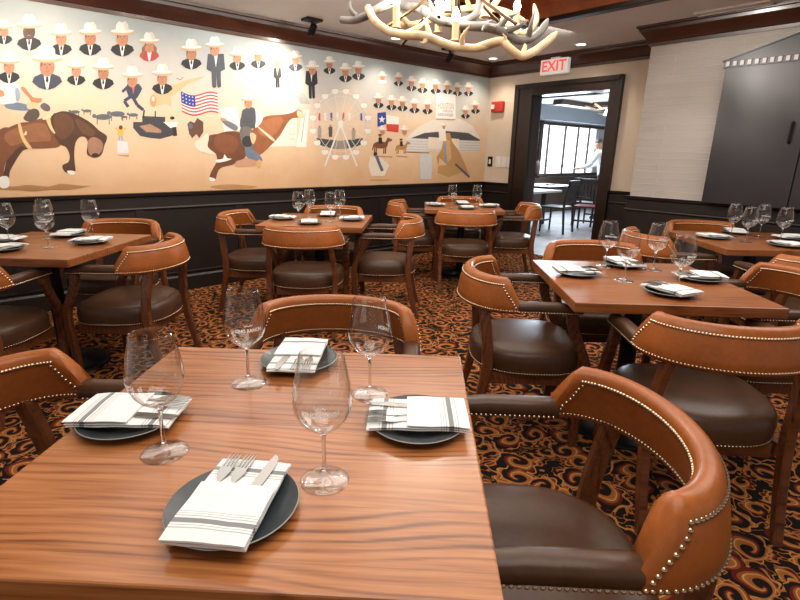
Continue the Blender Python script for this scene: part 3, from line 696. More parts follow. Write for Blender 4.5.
# ------------------------------------------------------------------ antler chandelier
ch = thing('antler_chandelier', 'antler chandelier with lit candle bulbs hanging from the ceiling tray', 'chandelier', (.15, 3.2, 1.84))
OFF = Vector((.15, 3.2, 1.84))
def antler(trace, tines, m, r0=.02):
    mb = MB()
    pts = smooth_path([at_y(u, v, y)-OFF for u, v, y in trace], 6)
    n = len(pts); rad = [r0*(1.05-.25*abs(i/(n-1)-.35))*(1 if i < n-4 else (n-i)/5+.1) for i in range(n)]
    mb.tube(pts, rad, 10)
    for tr in tines:
        q = smooth_path([at_y(u, v, y)-OFF for u, v, y in tr], 5); k = len(q)
        mb.tube(q, [max(.003, r0*.78*(1-(i/(k-1))**1.6)) for i in range(k)], 8)
    return mb.build('antler', m, ch)
LT, DK = M['antler'], M['antlerdark']
antler([(368, 8, 3.1), (375, 21, 3.0), (388, 31, 2.95), (405, 35, 2.9), (424, 36, 2.88), (440, 42, 2.86), (456, 47, 2.85), (478, 48, 2.86), (496, 43, 2.88), (505, 39, 2.9)],
       [[(462, 46, 2.85), (463, 36, 2.83), (471, 24, 2.8)], [(404, 35, 2.9), (420, 26, 2.95), (429, 16, 3.0)], [(428, 37, 2.88), (424, 43, 2.86), (420, 42, 2.85)], [(430, 37, 2.88), (427, 26, 2.9), (424, 18, 2.94)]], LT, .021)
antler([(476, 48, 2.87), (500, 41, 2.85), (509, 48, 2.83), (521, 56, 2.83), (533, 52, 2.86), (541, 46, 2.9), (549, 40, 2.95), (557, 32, 3.0)],
       [[(503, 42, 2.84), (505, 38, 2.83), (503, 34, 2.82)], [(523, 54, 2.84), (525, 47, 2.86), (525, 44, 2.87)]], LT, .02)
antler([(342, 20, 3.3), (355, 20, 3.2), (368, 15, 3.1), (380, 7, 3.1), (394, 0, 3.15), (410, -8, 3.25)], [[(356, 16, 3.2), (350, 8, 3.2), (351, -3, 3.2)], [(366, 14, 3.1), (385, 9, 3.1), (398, 4, 3.1)]], DK, .021)
antler([(388, 3, 3.4), (404, 6, 3.3), (420, 9, 3.2), (434, 17, 3.1), (446, 22, 3.05), (462, 22, 3.05), (476, 15, 3.1), (480, 2, 3.15), (482, -12, 3.2)],
       [[(440, 20, 3.1), (432, 8, 3.1), (428, -6, 3.1)], [(462, 22, 3.05), (480, 24, 3.1), (492, 20, 3.15)]], DK, .024)
antler([(446, 22, 3.0), (470, 26, 3.0), (490, 28, 3.0), (506, 33, 3.0), (518, 40, 3.0), (530, 39, 3.05), (541, 31, 3.1), (548, 19, 3.15)],
       [[(528, 38, 3.04), (531, 25, 3.0), (535, 10, 3.0)], [(495, 29, 3.0), (486, 26, 2.9), (482, 31, 2.85)], [(498, 28, 3.0), (508, 18, 3.0), (517, 14, 3.0)], [(508, 30, 2.98), (520, 26, 2.95), (524, 21, 2.95)]], DK, .023)
antler([(480, 16, 3.4), (486, 14, 3.4), (496, 2, 3.5), (503, -10, 3.6)], [[(488, 12, 3.4), (484, 2, 3.4), (485, -10, 3.4)]], LT, .02)
antler([(395, 24, 3.5), (410, 25, 3.55), (425, 22, 3.6), (445, 14, 3.65), (470, 8, 3.65), (500, 10, 3.6), (525, 20, 3.5)], [[(410, 25, 3.5), (400, 14, 3.5), (394, 4, 3.5)], [(500, 10, 3.6), (506, 22, 3.55), (512, 31, 3.5)], [(470, 8, 3.65), (466, -4, 3.6), (468, -14, 3.6)]], LT, .02)
antler([(500, 20, 3.3), (516, 30, 3.3), (522, 34, 3.3), (530, 30, 3.35), (536, 20, 3.4), (534, 4, 3.45)], [[(522, 34, 3.3), (511, 31, 3.25), (506, 27, 3.2)]], LT, .02)
for u, v0, v1, y in ((396, 28, 6, 3.0), (455, 41, 22, 2.95), (438, 33, 8, 3.1), (515, 35, 12, 3.2), (448, 12, -8, 3.5), (485, 17, -6, 3.3)):
    p0 = at_y(u, v0, y)-OFF; p1 = at_y(u, v1, y)-OFF; p1.x = p0.x; p1.y = p0.y
    cd = MB().tube([p0, p0+Vector((0, 0, .004)), p0+Vector((0, 0, .0041)), p1], [.028, .028, .019, .019], 14).build('candle_sleeve', M['candle'], ch)
    b0 = p1; MB().tube([b0, b0+Vector((0, 0, .012)), b0+Vector((0, 0, .03)), b0+Vector((0, 0, .05)), b0+Vector((0, 0, .07))], [.010, .017, .021, .015, .003], 12).build('bulb', M['bulb'], cd)
    if v1 > -1:
        light('POINT', 'chandelier_bulb_light', OFF+p1+Vector((0, 0, .12)), 5.5, WARM, None, shadow_soft_size=.03)
MB().tube([(0, 0, .05), (0, 0, .5), (0, 0, ZC+.30-1.84)], .018, 8).build('stem', M['chain'], ch)
MB().lathe([(.0, .90), (.07, .91), (.08, .955)], 20, True).build('canopy', M['chain'], ch)
g = MB()
for k in range(6):
    tt = 2*PI*k/6+.3; g.tube([(0, 0, .42), (.22*math.cos(tt), .22*math.sin(tt), .25), (.42*math.cos(tt), .42*math.sin(tt), .12)], .009, 6)
g.build('frame_arm', M['chain'], ch)

# ------------------------------------------------------------------ dining tables
TS = .82; TH = .76
def make_table(m):
    t = thing('dining_table', '', 'table')
    h = TS/2
    MB().box(-h, h, -h, h, TH-.042, TH).build('tabletop', m, t, False, bevel=.004)
    MB().box(-.22, .22, -.22, .22, TH-.056, TH-.042).build('mounting_plate', M['black'], t, False)
    MB().tube([(0, 0, .03), (0, 0, TH-.05)], .04, 16).build('pedestal_column', M['black'], t)
    g = MB(); g.lathe([(.045, .06), (.12, .045), (.225, .02), (.235, .008), (.235, .0), (0, 0)], 32, False); g.build('pedestal_base', M['black'], t)
    return t
TABLES = [((-.288, .92), 'nearest square oak dining table in the foreground, set for four', 'oak', 'the nearest table'),
          ((1.023, 2.323), 'square wooden dining table right of centre behind the nearest one', 'oak2', 'the table right of centre'),
          ((-2.192, 2.824), 'square wooden dining table at the left edge under the brown bucking horse', 'oak2', 'the table at the left edge'),
          ((-.856, 4.185), 'square wooden dining table in the middle under the chestnut bull painting', 'oak2', 'the table under the chestnut bull'),
          ((.44, 5.58), 'square wooden dining table farthest back in the corner left of the doorway', 'oak2', 'the table in the far corner'),
          ((2.358, 3.65), 'square wooden dining table at the right edge below the dark wall cabinet', 'oak2', 'the table below the wall cabinet')]
tp = make_table(M['oak']); tq = None
for i, ((x, y), lb, mt, _) in enumerate(TABLES):
    if i == 0: o = tp
    elif i == 1:
        o = tq = make_table(M['oak2'])
    else: o = copy_tree(tq)
    o.location = (x, y, 0); tag(o, lb, 'table', 'square dining tables')

# ------------------------------------------------------------------ captain's chair
def dome(mb, p, n, r):
    p = Vector(p); n = Vector(n).normalized(); a = n.orthogonal().normalized(); b = n.cross(a)
    vs = [p+n*r*.75]; 
    for rr, hh in ((.7, .5), (1., -.1)):
        for k in range(7):
            t = 2*PI*k/7; vs.append(p+(a*math.cos(t)+b*math.sin(t))*r*rr+n*r*hh)
    fs = [(0, 1+k, 1+(k+1) % 7) for k in range(7)]+[(1+k, 8+k, 8+(k+1) % 7, 1+(k+1) % 7) for k in range(7)]
    mb.add(vs, fs)
def make_chair():
    t = thing('captains_chair', '', 'chair')
    # seat cushion
    def outline(sc, n=48):
        pts = []
        for k in range(n):
            th = 2*PI*k/n; c, s = math.cos(th), math.sin(th); e = 2/(3.6 if s > 0 else 2.5)
            pts.append((.258*sc*math.copysign(abs(c)**e, c)*(1-.05*(s < 0)*abs(s)), .01+(.25 if s > 0 else .245)*sc*math.copysign(abs(s)**e, s)))
        return pts
    mb = MB(); mb.rings([[(x, y, z) for x, y in outline(sc)] for sc, z in ((.96, .350), (1.0, .353), (1.015, .38), (1.02, .41), (1.005, .437), (.96, .455), (.86, .467), (.6, .476), (.3, .479), (.05, .480))])
    seat = mb.build('seat', M['brown'], t, True, 60)
    nb = MB(); ol = outline(1.012, 150); ol.append(ol[0]); rest = 0.
    for (x0, y0), (x1, y1) in zip(ol, ol[1:]):
        d = math.hypot(x1-x0, y1-y0)
        while rest <= d:
            f = rest/d; x = x0+(x1-x0)*f; y = y0+(y1-y0)*f; dome(nb, (x, y, .362), (x, y, 0), .0042); rest += .0128
        rest -= d
    nb.build('nailhead_trim', M['nail'], seat, True, 80)
    # legs
    for s in (-1, 1):
        lg = MB()
        P_ = smooth_path([(s*.266, .165, .655), (s*.266, .172, .60), (s*.264, .205, .52), (s*.262, .240, .44), (s*.258, .248, .36), (s*.250, .242, .18), (s*.246, .238, 0)], 4)
        lg.post([(q.x, q.y, q.z, .018 if q.z > .5 else .021-.004*(1-q.z/.5), .024 if q.z > .5 else .023-.005*(1-q.z/.5)) for q in P_])
        lg.build('leg', M['chairwood'], t, True, 30)
        lg = MB()
        P_ = smooth_path([(s*.214, -.212, .672), (s*.228, -.198, .58), (s*.240, -.185, .46), (s*.240, -.185, .36), (s*.238, -.215, .18), (s*.234, -.262, 0)], 4)
        lg.post([(q.x, q.y, q.z, .017, .024 if q.z > .35 else .024-.006*(1-q.z/.35)) for q in P_])
        lg.build('leg', M['chairwood'], t, True, 30)
    mb = MB(); mb.box(-.205, .205, .195, .225, .30, .352); mb.box(-.19, .19, -.19, -.16, .30, .352); mb.box(-.235, -.21, -.18, .22, .30, .352); mb.box(.21, .235, -.18, .22, .30, .352)
    mb.build('seat_frame', M['chairwood'], t, False)
    # curved back band
    N = 64; path = []
    raw = [(.268, -.075), (.2685, -.09)]+[(.268*math.cos(PI*k/60), -.10-.185*math.sin(PI*k/60)) for k in range(61)]+[(-.2685, -.09), (-.268, -.075)]
    cum = [0]
    for (x0, y0), (x1, y1) in zip(raw, raw[1:]): cum.append(cum[-1]+math.hypot(x1-x0, y1-y0))
    L = cum[-1]
    def at(s):
        s = max(0, min(L, s))
        for i in range(len(cum)-1):
            if s <= cum[i+1]: break
        f = (s-cum[i])/(cum[i+1]-cum[i]); x0, y0 = raw[i]; x1, y1 = raw[i+1]
        d = Vector((x1-x0, y1-y0)).normalized(); return Vector((x0+(x1-x0)*f, y0+(y1-y0)*f)), Vector((d.y, -d.x)), d   # point, outward normal
    def pt(s, off, z):
        p, n, d = at(s); return Vector((p.x+n.x*off, p.y+n.y*off, z))
    sec = [(-.022, .655), (-.030, .668), (-.027, .70), (-.018, .745), (-.007, .780), (.002, .797), (.016, .806), (.034, .803), (.044, .792), (.043, .770), (.031, .73), (.020, .69), (.014, .668), (.006, .655)]
    def kz(z): return max(0, min(1, (z-.692)/.11))*.058
    rs = []
    for i in range(N+1):
        f = i/N; r = []
        for o, z in sec:
            k = kz(z); r.append(pt(k+(L-2*k)*f, o, z))
        rs.append(r)
    def shrink(r, toward):        # rounded end rings
        c = sum(r, Vector())/len(r); _, _, d = at(0 if toward < 0 else L)
        return [c+(q-c)*.80+Vector((d.x, d.y, 0))*.012*toward for q in r]
    rs = [shrink(rs[0], -1)]+rs+[shrink(rs[-1], 1)]
    mb = MB(); mb.rings(rs); back = mb.build('backrest', M['tan'], t, True, 75)
    nb = MB()
    inner = sec[1:7]; outer = sec[12:6:-1]
    def off_at(z, side_):
        tb = outer if side_ > 0 else inner
        for (o0, z0), (o1, z1) in zip(tb, tb[1:]):
            if z <= z1: break
        return o0+(o1-o0)*max(0, (z-z0)/(z1-z0))
    def nail(s_, z, sd_, r):
        o = off_at(z, sd_); p, n, d = at(s_); dome(nb, pt(s_, o+.0006*sd_, z), (n.x*sd_, n.y*sd_, .12), r)
    for sd_ in (1, -1):
        nb = MB()
        zt = .776; kt = kz(zt)+.020
        for i in range(64): nail(kt+(L-2*kt)*i/63, zt, sd_, .0056)
        for i in range(76): nail(.004+(L-.008)*i/75, .669, sd_, .0046)
        for i in range(1, 9):
            z = .672+(zt-.672)*i/9; k_ = kz(z)+.020*(i/9)**.5+.006
            nail(k_, z, sd_, .0056); nail(L-k_, z, sd_, .0056)
        nb.build('nailhead_trim', M['nail'], back, True, 80)
    # padded arms
    for s in (-1, 1):
        rs = []
        for y, sc in ((-.085, .9), (-.08, 1), (0, 1), (.10, 1), (.16, .98), (.19, .9), (.205, .7), (.21, .35)):
            r = []
            for k in range(14):
                a = 2*PI*k/14; x = .029*math.copysign(abs(math.cos(a))**.75, math.cos(a)); z = .025*math.copysign(abs(math.sin(a))**.8, math.sin(a))
                r.append((s*.268+x*sc, y, .680+z*sc+(-.006 if y > .15 else 0)))
            rs.append(r)
        arm = MB().rings(rs).build('armrest', M['brown'], t, True, 70)
        for q in (-1, 1):
            nb = MB()
            for k in range(22): dome(nb, (s*.268+q*.0285, -.07+.26*k/21, .664), (q, 0, -.2), .0046)
            nb.build('nailhead_trim', M['nail'], arm, True, 80)
    return t
FWD = {'L': -PI/2, 'R': PI/2, 'F': 0., 'B': PI}
CHAIRS = [(0, 'R', .285, .93, 0), (0, 'L', -.815, .935, .02), (0, 'B', -.288, 1.50, 0),
          (1, 'L', .50, 2.36, 0), (1, 'F', 1.07, 1.80, -.03), (1, 'B', 1.04, 2.93, 0), (1, 'R', 1.62, 2.36, .02),
          (2, 'R', -1.70, 2.82, .03), (2, 'B', -2.16, 3.40, 0), (2, 'F', -2.245, 2.315, .03),
          (3, 'L', -1.41, 4.2, .03), (3, 'F', -.85, 3.68, 0), (3, 'B', -.84, 4.69, 0), (3, 'R', -.28, 4.17, 0),
          (4, 'L', -.08, 5.55, 0), (4, 'F', .43, 4.99, 0), (4, 'B', .46, 6.12, 0), (4, 'R', .985, 5.54, 0),
          (5, 'B', 2.32, 4.16, 0), (5, 'L', 1.76, 3.65, .05), (5, 'F', 2.27, 3.0, 0)]
SIDE = {'L': 'left side of', 'R': 'right side of', 'F': 'front side of', 'B': 'far side of'}
cp = make_chair()
for i, (ti, sd, x, y, dr) in enumerate(CHAIRS):
    o = cp if i == 0 else copy_tree(cp)
    o.location = (x, y, 0); o.rotation_euler = (0, 0, FWD[sd]+dr)
    tag(o, 'tan and brown leather armchair at the %s %s' % (SIDE[sd], TABLES[ti][3]), 'chair', 'tan leather armchairs around the dining tables')

# ------------------------------------------------------------------ place settings
def make_plate():
    t = MB(); t.lathe([(0, .0), (.060, .0), (.066, .002), (.092, .011), (.1005, .0165), (.102, .0178), (.1005, .0190), (.091, .0150), (.068, .0068), (.060, .0058), (0, .0055)], 56, False)
    o = t.build('plate', [M['slate'], M['rimw']], None, True, 60)
    for p in o.data.polygons:
        if p.center.z > .0174: p.material_index = 1
    return o
def make_napkin():
    t = thing('napkin', '', 'napkin')
    def slab(x0, x1, y0, y1, zb, th, nx=6, ny=16, wav=.0007, ph=0., roundend=False):
        mb = MB(); top = []; bot = []
        for j in range(ny+1):
            y = y0+(y1-y0)*j/ny
            for i in range(nx+1):
                x = x0+(x1-x0)*i/nx
                w = wav*(math.sin(y*70+ph+x*25)+math.sin(x*90+ph*2))-.0035*max(0, abs(y)-.075)/.025*.6
                e = 1-.55*(abs(2*i/nx-1) > .98)
                top.append((x, y, zb+w+th*e)); bot.append((x, y, zb+w))
        n = len(top); W_ = nx+1; f = []
        for j in range(ny):
            for i in range(nx):
                a = j*W_+i; f.append((a, a+1, a+W_+1, a+W_)); f.append((n+a, n+a+W_, n+a+W_+1, n+a+1))
        for j in range(ny):
            for i in (0, nx):
                a = j*W_+i; f.append((a, a+W_, n+a+W_, n+a))
        for i in range(nx):
            for j in (0, ny):
                a = j*W_+i; f.append((a, a+1, n+a+1, n+a))
        mb.add(top+bot, f); return mb
    slab(-.061, .061, -.099, .103, 0, .0042).build('base_layer', M['linen'], t, True, 50)
    slab(-.0615, .0615, -.1015, .098, .0046, .0026, ph=.6).build('middle_layer', M['linen'], t, True, 50)
    slab(-.062, .062, -.1035, .022, .0104, .0034, ph=1.2).build('pocket', M['linen'], t, True, 50)
    return t
def make_fork():
    mb = MB(); th = .0016
    def plate_(pts, zs):
        n = len(pts); mb.rings([[(x, y, z) for (x, y), z in zip(pts, zs)], [(x, y, z+th) for (x, y), z in zip(pts, zs)]])
    def zc(y): return .0004+(.004*math.sin(max(0, min(1, (y-.03)/.075))*PI) if y > .03 else 0)
    for k in range(4):
        x = -.0088+k*.0059; pts = [(x-.0016, .06), (x+.0016, .06), (x+.0014, .085), (x+.0006, .106), (x-.0006, .106), (x-.0014, .085)]
        plate_(pts, [zc(y) for _, y in pts])
    pts = [(-.0104, .062), (-.0104, .05), (-.007, .040), (-.003, .030), (.003, .030), (.007, .040), (.0104, .05), (.0104, .062)]
    plate_(pts, [zc(y) for _, y in pts])
    pts = [(-.003, .031), (-.004, -.02), (-.006, -.075), (.006, -.075), (.004, -.02), (.003, .031)]
    plate_(pts, [.0004]*6)
    return mb.build('fork', M['steel'], None, True, 30)
def make_knife():
    mb = MB()
    def pl(pts, z0, z1): mb.rings([[(x, y, z0) for x, y in pts], [(x, y, z1) for x, y in pts]])
    pl([(-.0085, .02), (.0085, .02), (.0092, .06), (.0085, .085), (.005, .100), (.000, .108), (-.006, .112), (-.0085, .09)], .0006, .0022)
    pl([(-.006, .021), (.006, .021), (.0065, -.04), (.007, -.078), (-.007, -.078), (-.0065, -.04)], .0004, .0026)
    return mb.build('knife', M['steel'], None, True, 30)
def glass_prof():
    return dict(foot=[(.0, .0012), (.041, .0), (.0425, .0012), (.041, .0026), (.03, .005), (.014, .0085), (.007, .013), (.0042, .02)],
                stem=[(.0, .0195), (.0042, .02), (.0034, .035), (.0032, .07), (.0038, .086), (.0060, .0945), (.013, .0985), (.0, .099)],
                bowl=[(.002, .0985), (.0130, .0992), (.022, .1045), (.033, .1135), (.0415, .125), (.0475, .139), (.0497, .153), (.0490, .168), (.0465, .186), (.0425, .206), (.0385, .224), (.0362, .238), (.0354, .2388), (.0350, .238)])
def make_glass():
    t = thing('wine_glass', '', 'glass'); g = glass_prof()
    MB().lathe(g['foot'], 40, False).build('foot', M['glass'], t, True, 60)
    MB().lathe(g['stem'], 14, False).build('stem', M['glass_solid'], t, True, 60)
    b = MB().lathe(g['bowl'], 48, False).build('bowl', M['glass'], t, True, 60)
    return t, b
gt, gb = make_glass()
# etched wordmark with a small crown mark, wrapped round the bowl (faces local -Y)
lg = MB()
def wrap(x, z, lift=.0005):
    pr = glass_prof()['bowl']
    for (r0, z0), (r1, z1) in zip(pr[:11], pr[1:12]):
        if z0 <= z <= z1: break
    r = r0+(r1-r0)*(z-z0)/(z1-z0)+lift
    a = x/r; return (r*math.sin(a), -r*math.cos(a), z)
v, f = text_mesh('KING RANCH', .0120, .0006)
lg.add([wrap(x*.84, .152+y) for x, y, z in v], f)
w_ = [(-.010, .166), (-.0075, .161), (-.004, .1645), (0, .161), (.004, .1645), (.0075, .161), (.010, .166)]
for (x0, z0), (x1, z1) in zip(w_, w_[1:]): lg.add([wrap(x0, z0), wrap(x1, z1), wrap(x1, z1+.0024), wrap(x0, z0+.0024)], [(0, 1, 2, 3)])
lg.build('etched_wordmark', M['etch'], gb, False)

pp = make_plate(); npk = make_napkin(); fkp = make_fork(); knp = make_knife()
first = dict(p=True, n=True, f=True, k=True, g=True)
def take(key, proto):
    if first[key]: first[key] = False; return proto
    return copy_tree(proto)
SEATN = {'F': 'front', 'B': 'far', 'L': 'left', 'R': 'right'}
# (table, seat, x, y, napkin turn jitter, cutlery)
PL = [(0, 'F', -.283, .658, -.06, 1), (0, 'L', -.594, .915, .06, 1), (0, 'B', -.318, 1.243, .02, 1), (0, 'R', .004, .945, .03, 1),
      (1, 'F', 1.055, 2.085, .45, 1), (1, 'L', .755, 2.40, .05, 1), (1, 'B', 1.07, 2.63, .2, 1), (1, 'R', 1.315, 2.36, -.1, 1),
      (2, 'L', -2.48, 2.86, .1, 0), (2, 'F', -2.27, 2.60, -.2, 0), (2, 'B', -2.25, 3.10, .1, 0), (2, 'R', -1.96, 2.88, .1, 0),
      (3, 'L', -1.15, 4.15, .05, 0), (3, 'F', -.88, 3.93, .2, 0), (3, 'B', -.83, 4.46, .1, 0), (3, 'R', -.58, 4.19, .1, 0),
      (4, 'L', .15, 5.56, .0, 0), (4, 'F', .47, 5.33, .05, 0), (4, 'B', .46, 5.82, .1, 0), (4, 'R', .73, 5.56, .05, 0),
      (5, 'L', 2.10, 3.68, .1, 0), (5, 'B', 2.42, 3.97, -.3, 0), (5, 'F', 2.42, 3.40, .2, 0), (5, 'R', 2.67, 3.73, .1, 0)]
FW2 = {'F': 0., 'B': PI, 'L': -PI/2, 'R': PI/2}
for ti, sd, x, y, dr, cut in PL:
    tn_ = TABLES[ti][3]; sn = SEATN[sd]
    o = take('p', pp); o.location = (x, y, TH); tag(o, 'round dark slate plate at the %s place of %s' % (sn, tn_), 'plate', 'slate plates on the tables')
    r = FW2[sd]+dr
    o = take('n', npk); o.location = (x, y, TH+.0212); o.rotation_euler = (0, 0, r)
    tag(o, 'striped white napkin on the %s plate of %s' % (sn, tn_), 'napkin', 'striped napkins on the plates')
    if cut:
        R_ = Matrix.Rotation(r, 3, 'Z')
        for nm, dx, dt, key, proto in (('outer fork', -.036, .03, 'f', fkp), ('inner fork', -.013, -.02, 'f', fkp), ('knife', .024, -.10, 'k', knp)):
            q = R_ @ Vector((dx, .002, 0)); o = take(key, proto); o.location = (x+q.x, y+q.y, TH+.0212+.0078); o.rotation_euler = (0, 0, r+dt)
            tag(o, 'steel %s tucked in the %s napkin pocket of %s' % (nm, sn, tn_), nm.split()[-1], 'cutlery tucked in the napkins')
GL = [(0, -.155, .746, .12, 'in front of the others beside the front plate'), (0, -.471, .809, -.9, 'beside the left plate'), (0, -.412, 1.111, .5, 'beside the far plate, left of it'), (0, -.11, 1.076, 2.2, 'beside the right plate'),
      (1, .96, 2.60, 2.5, 'behind its left plate, leftmost of four'), (1, .945, 2.30, .4, 'nearest the front left corner'), (1, 1.185, 2.55, 2., 'farthest right at the back'), (1, 1.125, 2.17, .5, 'touching the front plate'),
      (2, -2.37, 2.77, .4, 'leftmost beside the left plate'), (2, -2.095, 2.71, .6, 'front one of the overlapping pair'), (2, -2.30, 2.99, 1.2, 'rear one of the overlapping pair'), (2, -2.05, 3.04, 2.2, 'rightmost, above the right plate'),
      (3, -.985, 4.02, .3, 'leftmost of the four'), (3, -.955, 4.29, 1.4, 'second from the left'), (3, -.735, 4.07, 2., 'third from the left'), (3, -.70, 4.32, 2.6, 'rightmost of the four'),
      (4, .315, 5.35, .3, 'left one of the two'), (4, .575, 5.40, 1.2, 'right one of the two'),
      (5, 2.30, 3.82, .8, 'leftmost of the four'), (5, 2.25, 3.56, .4, 'second from the left, nearest'), (5, 2.49, 3.80, 2.1, 'third from the left'), (5, 2.51, 3.60, .5, 'rightmost of the four')]
for ti, x, y, rz, lb in GL:
    o = take('g', gt); o.location = (x, y, TH); o.rotation_euler = (0, 0, rz)
    tag(o, 'wine glass on %s, %s' % (TABLES[ti][3], lb), 'glass', 'empty wine glasses on the tables')

# ------------------------------------------------------------------ adjoining room furniture
def slat_chair(seat_m):
    t = thing('slat_back_chair', '', 'chair')
    MB().box(-.22, .22, -.21, .22, .43, .46).build('seat', seat_m, t, False, bevel=.008)
    for s in (-1, 1):
        MB().post([(s*.19, .19, .43, .018, .018), (s*.195, .2, 0, .014, .014)]).build('leg', M['dkchair'], t)
        MB().post([(s*.195, -.27, .90, .016, .014), (s*.195, -.22, .62, .018, .016), (s*.195, -.2, .44, .02, .018), (s*.2, -.24, 0, .016, .016)]).build('leg', M['dkchair'], t)
    MB().box(-.2, .2, -.285, -.25, .82, .91).build('top_rail', M['dkchair'], t, False, bevel=.006)
    MB().box(-.19, .19, -.225, -.205, .52, .56).build('lower_rail', M['dkchair'], t, False, bevel=.004)
    for k in range(5):
        x = -.13+.065*k; MB().add([(x-.016, -.222, .55), (x+.016, -.222, .55), (x+.016, -.268, .83), (x-.016, -.268, .83), (x-.016, -.208, .55), (x+.016, -.208, .55), (x+.016, -.254, .83), (x-.016, -.254, .83)], [(0, 1, 2, 3), (4, 5, 6, 7), (0, 1, 5, 4), (1, 2, 6, 5), (2, 3, 7, 6), (3, 0, 4, 7)]).build('slat', M['dkchair'], t, False)
    MB().box(-.19, .19, .18, .2, .18, .21).build('stretcher', M['dkchair'], t, False)
    return t
sc = slat_chair(M['dkchair']); sr = slat_chair(M['redseat'])
SG = 'dark slat back chairs in the next room'
for k, (a, b, rz, pro, lb) in enumerate([(8.02, 4.98, RM+.15, sc, 'dark slat back chair nearest the doorway, beside the pale table'), (8.62, 4.72, RM+PI/2+.3, sr, 'dark slat back chair with maroon seat at the right of the doorway view'),
                                         (7.3, 5.95, RM+PI, None, 'dark slat back chair behind the pale table in the next room'), (9.35, 5.1, RM-PI/2, None, 'dark slat back chair farthest right in the next room, by the standing person')]):
    o = pro if pro else copy_tree(sc)
    o.location = AB(a, b, -.004); o.rotation_euler = (0, 0, rz); tag(o, lb, 'chair', SG)
t = thing('pale_topped_table', 'pale topped table on chrome base seen through the left of the doorway', 'table', AB(7.25, 5.15, -.004), RM)
MB().box(-.55, .5, -.4, .38, .72, .755).build('tabletop', M['cloth2'], t, False, bevel=.005)
MB().tube([(0, 0, .03), (0, 0, .72)], .04, 12).build('pedestal_column', M['bluesteel'], t)
g = MB()
for k in range(4):
    q = PI/2*k+.4; g.tube([(0, 0, .06), (.32*math.cos(q), .32*math.sin(q), .025)], .025, 8)
g.build('pedestal_foot', M['bluesteel'], t)
t = thing('dark_table', 'dark topped table behind the slat chairs in the next room', 'table', AB(8.75, 5.75, -.004), RM)
MB().box(-.5, .5, -.42, .42, .72, .76).build('tabletop', M['dkchair'], t, False, bevel=.005)
MB().tube([(0, 0, .0), (0, 0, .72)], .05, 12).build('pedestal_column', M['dkchair'], t)
for a, b, z, lb in ((7.35, 5.2, .751, 'small folded white napkin on the pale table in the next room'), (8.7, 5.6, .756, 'small folded white napkin on the dark table in the next room')):
    o = MB().box(-.09, .09, -.05, .05, 0, .03).build('folded_napkin', M['shirt'], None, False, bevel=.01); o.location = AB(a, b, z); o.rotation_euler = (0, 0, .5); tag(o, lb, 'napkin')
# pendant chandelier in the next room
for k, (a, b, z, lb) in enumerate(((9.2, 4.85, 2.03, 'nearer hanging lamp with small bright shade in the next room'), (10.6, 5.35, 2.02, 'farther hanging lamp with small bright shade in the next room'))):
    t = thing('pendant_lamp', lb, 'lamp', AB(a, b, z)); MB().tube([(0, 0, .1), (0, 0, 2.34-z)], .012, 6).build('rod', M['beam'], t)
    MB().lathe([(.03, .12), (.07, .09), (.10, 0), (.0, -.01)], 16, False).build('lamp_shade', M['lens'], t)
    g = MB()
    for q in range(5):
        w = 2*PI*q/5; g.tube([(0, 0, .14), (.25*math.cos(w), .25*math.sin(w), .10), (.45*math.cos(w), .45*math.sin(w), .17)], .018, 6)
    g.build('lamp_arm', M['antler'], t)
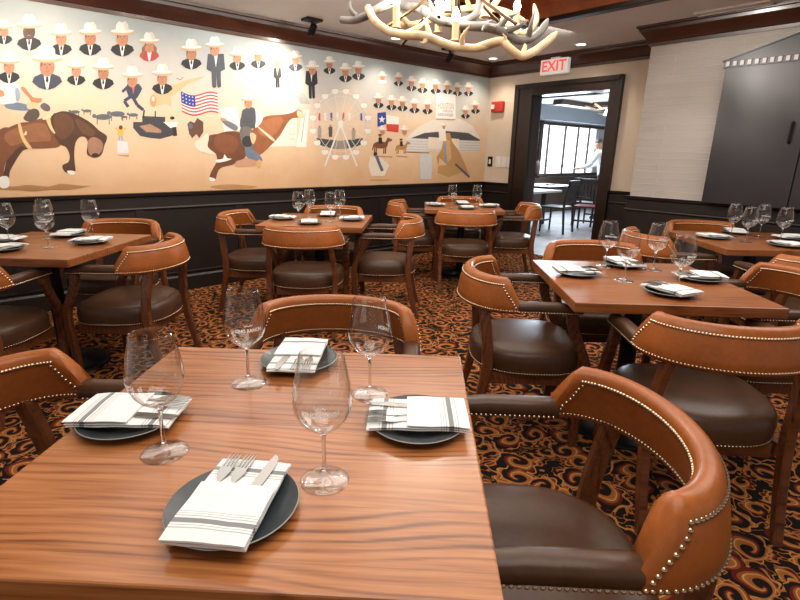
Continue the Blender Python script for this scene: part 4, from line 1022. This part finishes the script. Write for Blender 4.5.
# standing person
pe = thing('person', 'person in white shirt and black trousers leaning by the right door jamb', 'person', AB(10.5, 5.50, -.004), RM+.25)
def skin_obj(name, verts, edges, radii, mats, root):
    me = bpy.data.meshes.new(name); me.from_pydata(verts, edges, []); o = bpy.data.objects.new(name, me); C.objects.link(o)
    sk = o.modifiers.new('skin', 'SKIN'); me.skin_vertices.new() if not me.skin_vertices else None
    for i, r in enumerate(radii): me.skin_vertices[0].data[i].radius = r if isinstance(r, tuple) else (r, r)
    me.skin_vertices[0].data[root].use_root = True
    sb = o.modifiers.new('sub', 'SUBSURF'); sb.levels = 2; sb.render_levels = 2
    bpy.context.view_layer.update()
    m2 = bpy.data.meshes.new_from_object(o.evaluated_get(bpy.context.evaluated_depsgraph_get()))
    bpy.data.objects.remove(o); m2.name = name
    for q in mats: m2.materials.append(q)
    m2.polygons.foreach_set('use_smooth', [True]*len(m2.polygons))
    r = bpy.data.objects.new(name, m2); C.objects.link(r); r.parent = pe; return r
V = [(0, 0, .92), (0, .03, 1.08), (0, .08, 1.25), (0, .12, 1.38), (0, .15, 1.45), (0, .18, 1.53), (0, .20, 1.60)]
R_ = [(.15, .11), (.14, .10), (.16, .11), (.14, .10), .055, (.075, .09), (.07, .08)]
Ed = [(i, i+1) for i in range(6)]
def chain(parent, pts, rr):
    p = parent
    for q, r in zip(pts, rr): V.append(q); R_.append(r); Ed.append((p, len(V)-1)); p = len(V)-1
    return p
for s in (-1, 1):
    chain(0, [(s*.10, 0, .82), (s*.11, .01, .48), (s*.11, -.02, .09)], [.09, .06, .045]); k = len(V)-1
    chain(k, [(s*.115, .06, .04), (s*.12, .15, .035)], [.04, .035])
    h = chain(3, [(s*.19, .11, 1.36), (s*.26, .22, 1.14), (s*.2, .46, 1.06), (s*.19, .53, 1.05)], [.06, .046, .034, .03])
    for j in range(4): chain(h, [(s*(.165+.016*j), .57, 1.045), (s*(.16+.019*j), .60+.008*(j in (1, 2)), 1.03)], [.010, .008])
    chain(h, [(s*.15, .54, 1.04), (s*.135, .565, 1.03)], [.011, .009])
bd = skin_obj('body', V, Ed, R_, [M['pants'], M['shirt'], M['skin'], M['hair']], 0)
for p in bd.data.polygons:
    c = p.center
    p.material_index = 0 if c.z < .93 else (2 if (c.z > 1.44 or c.y > .44) else 1)
hd = MB()
hd.rings([[(.082*math.sin(th)*math.cos(ph), .18+.095*math.sin(th)*math.sin(ph)-.012, 1.575+.10*math.cos(th)) for ph in [2*PI*k/16 for k in range(16)]] for th in [.05+.145*j for j in range(9)]], True, True)
hd.build('hair', M['hair'], pe)
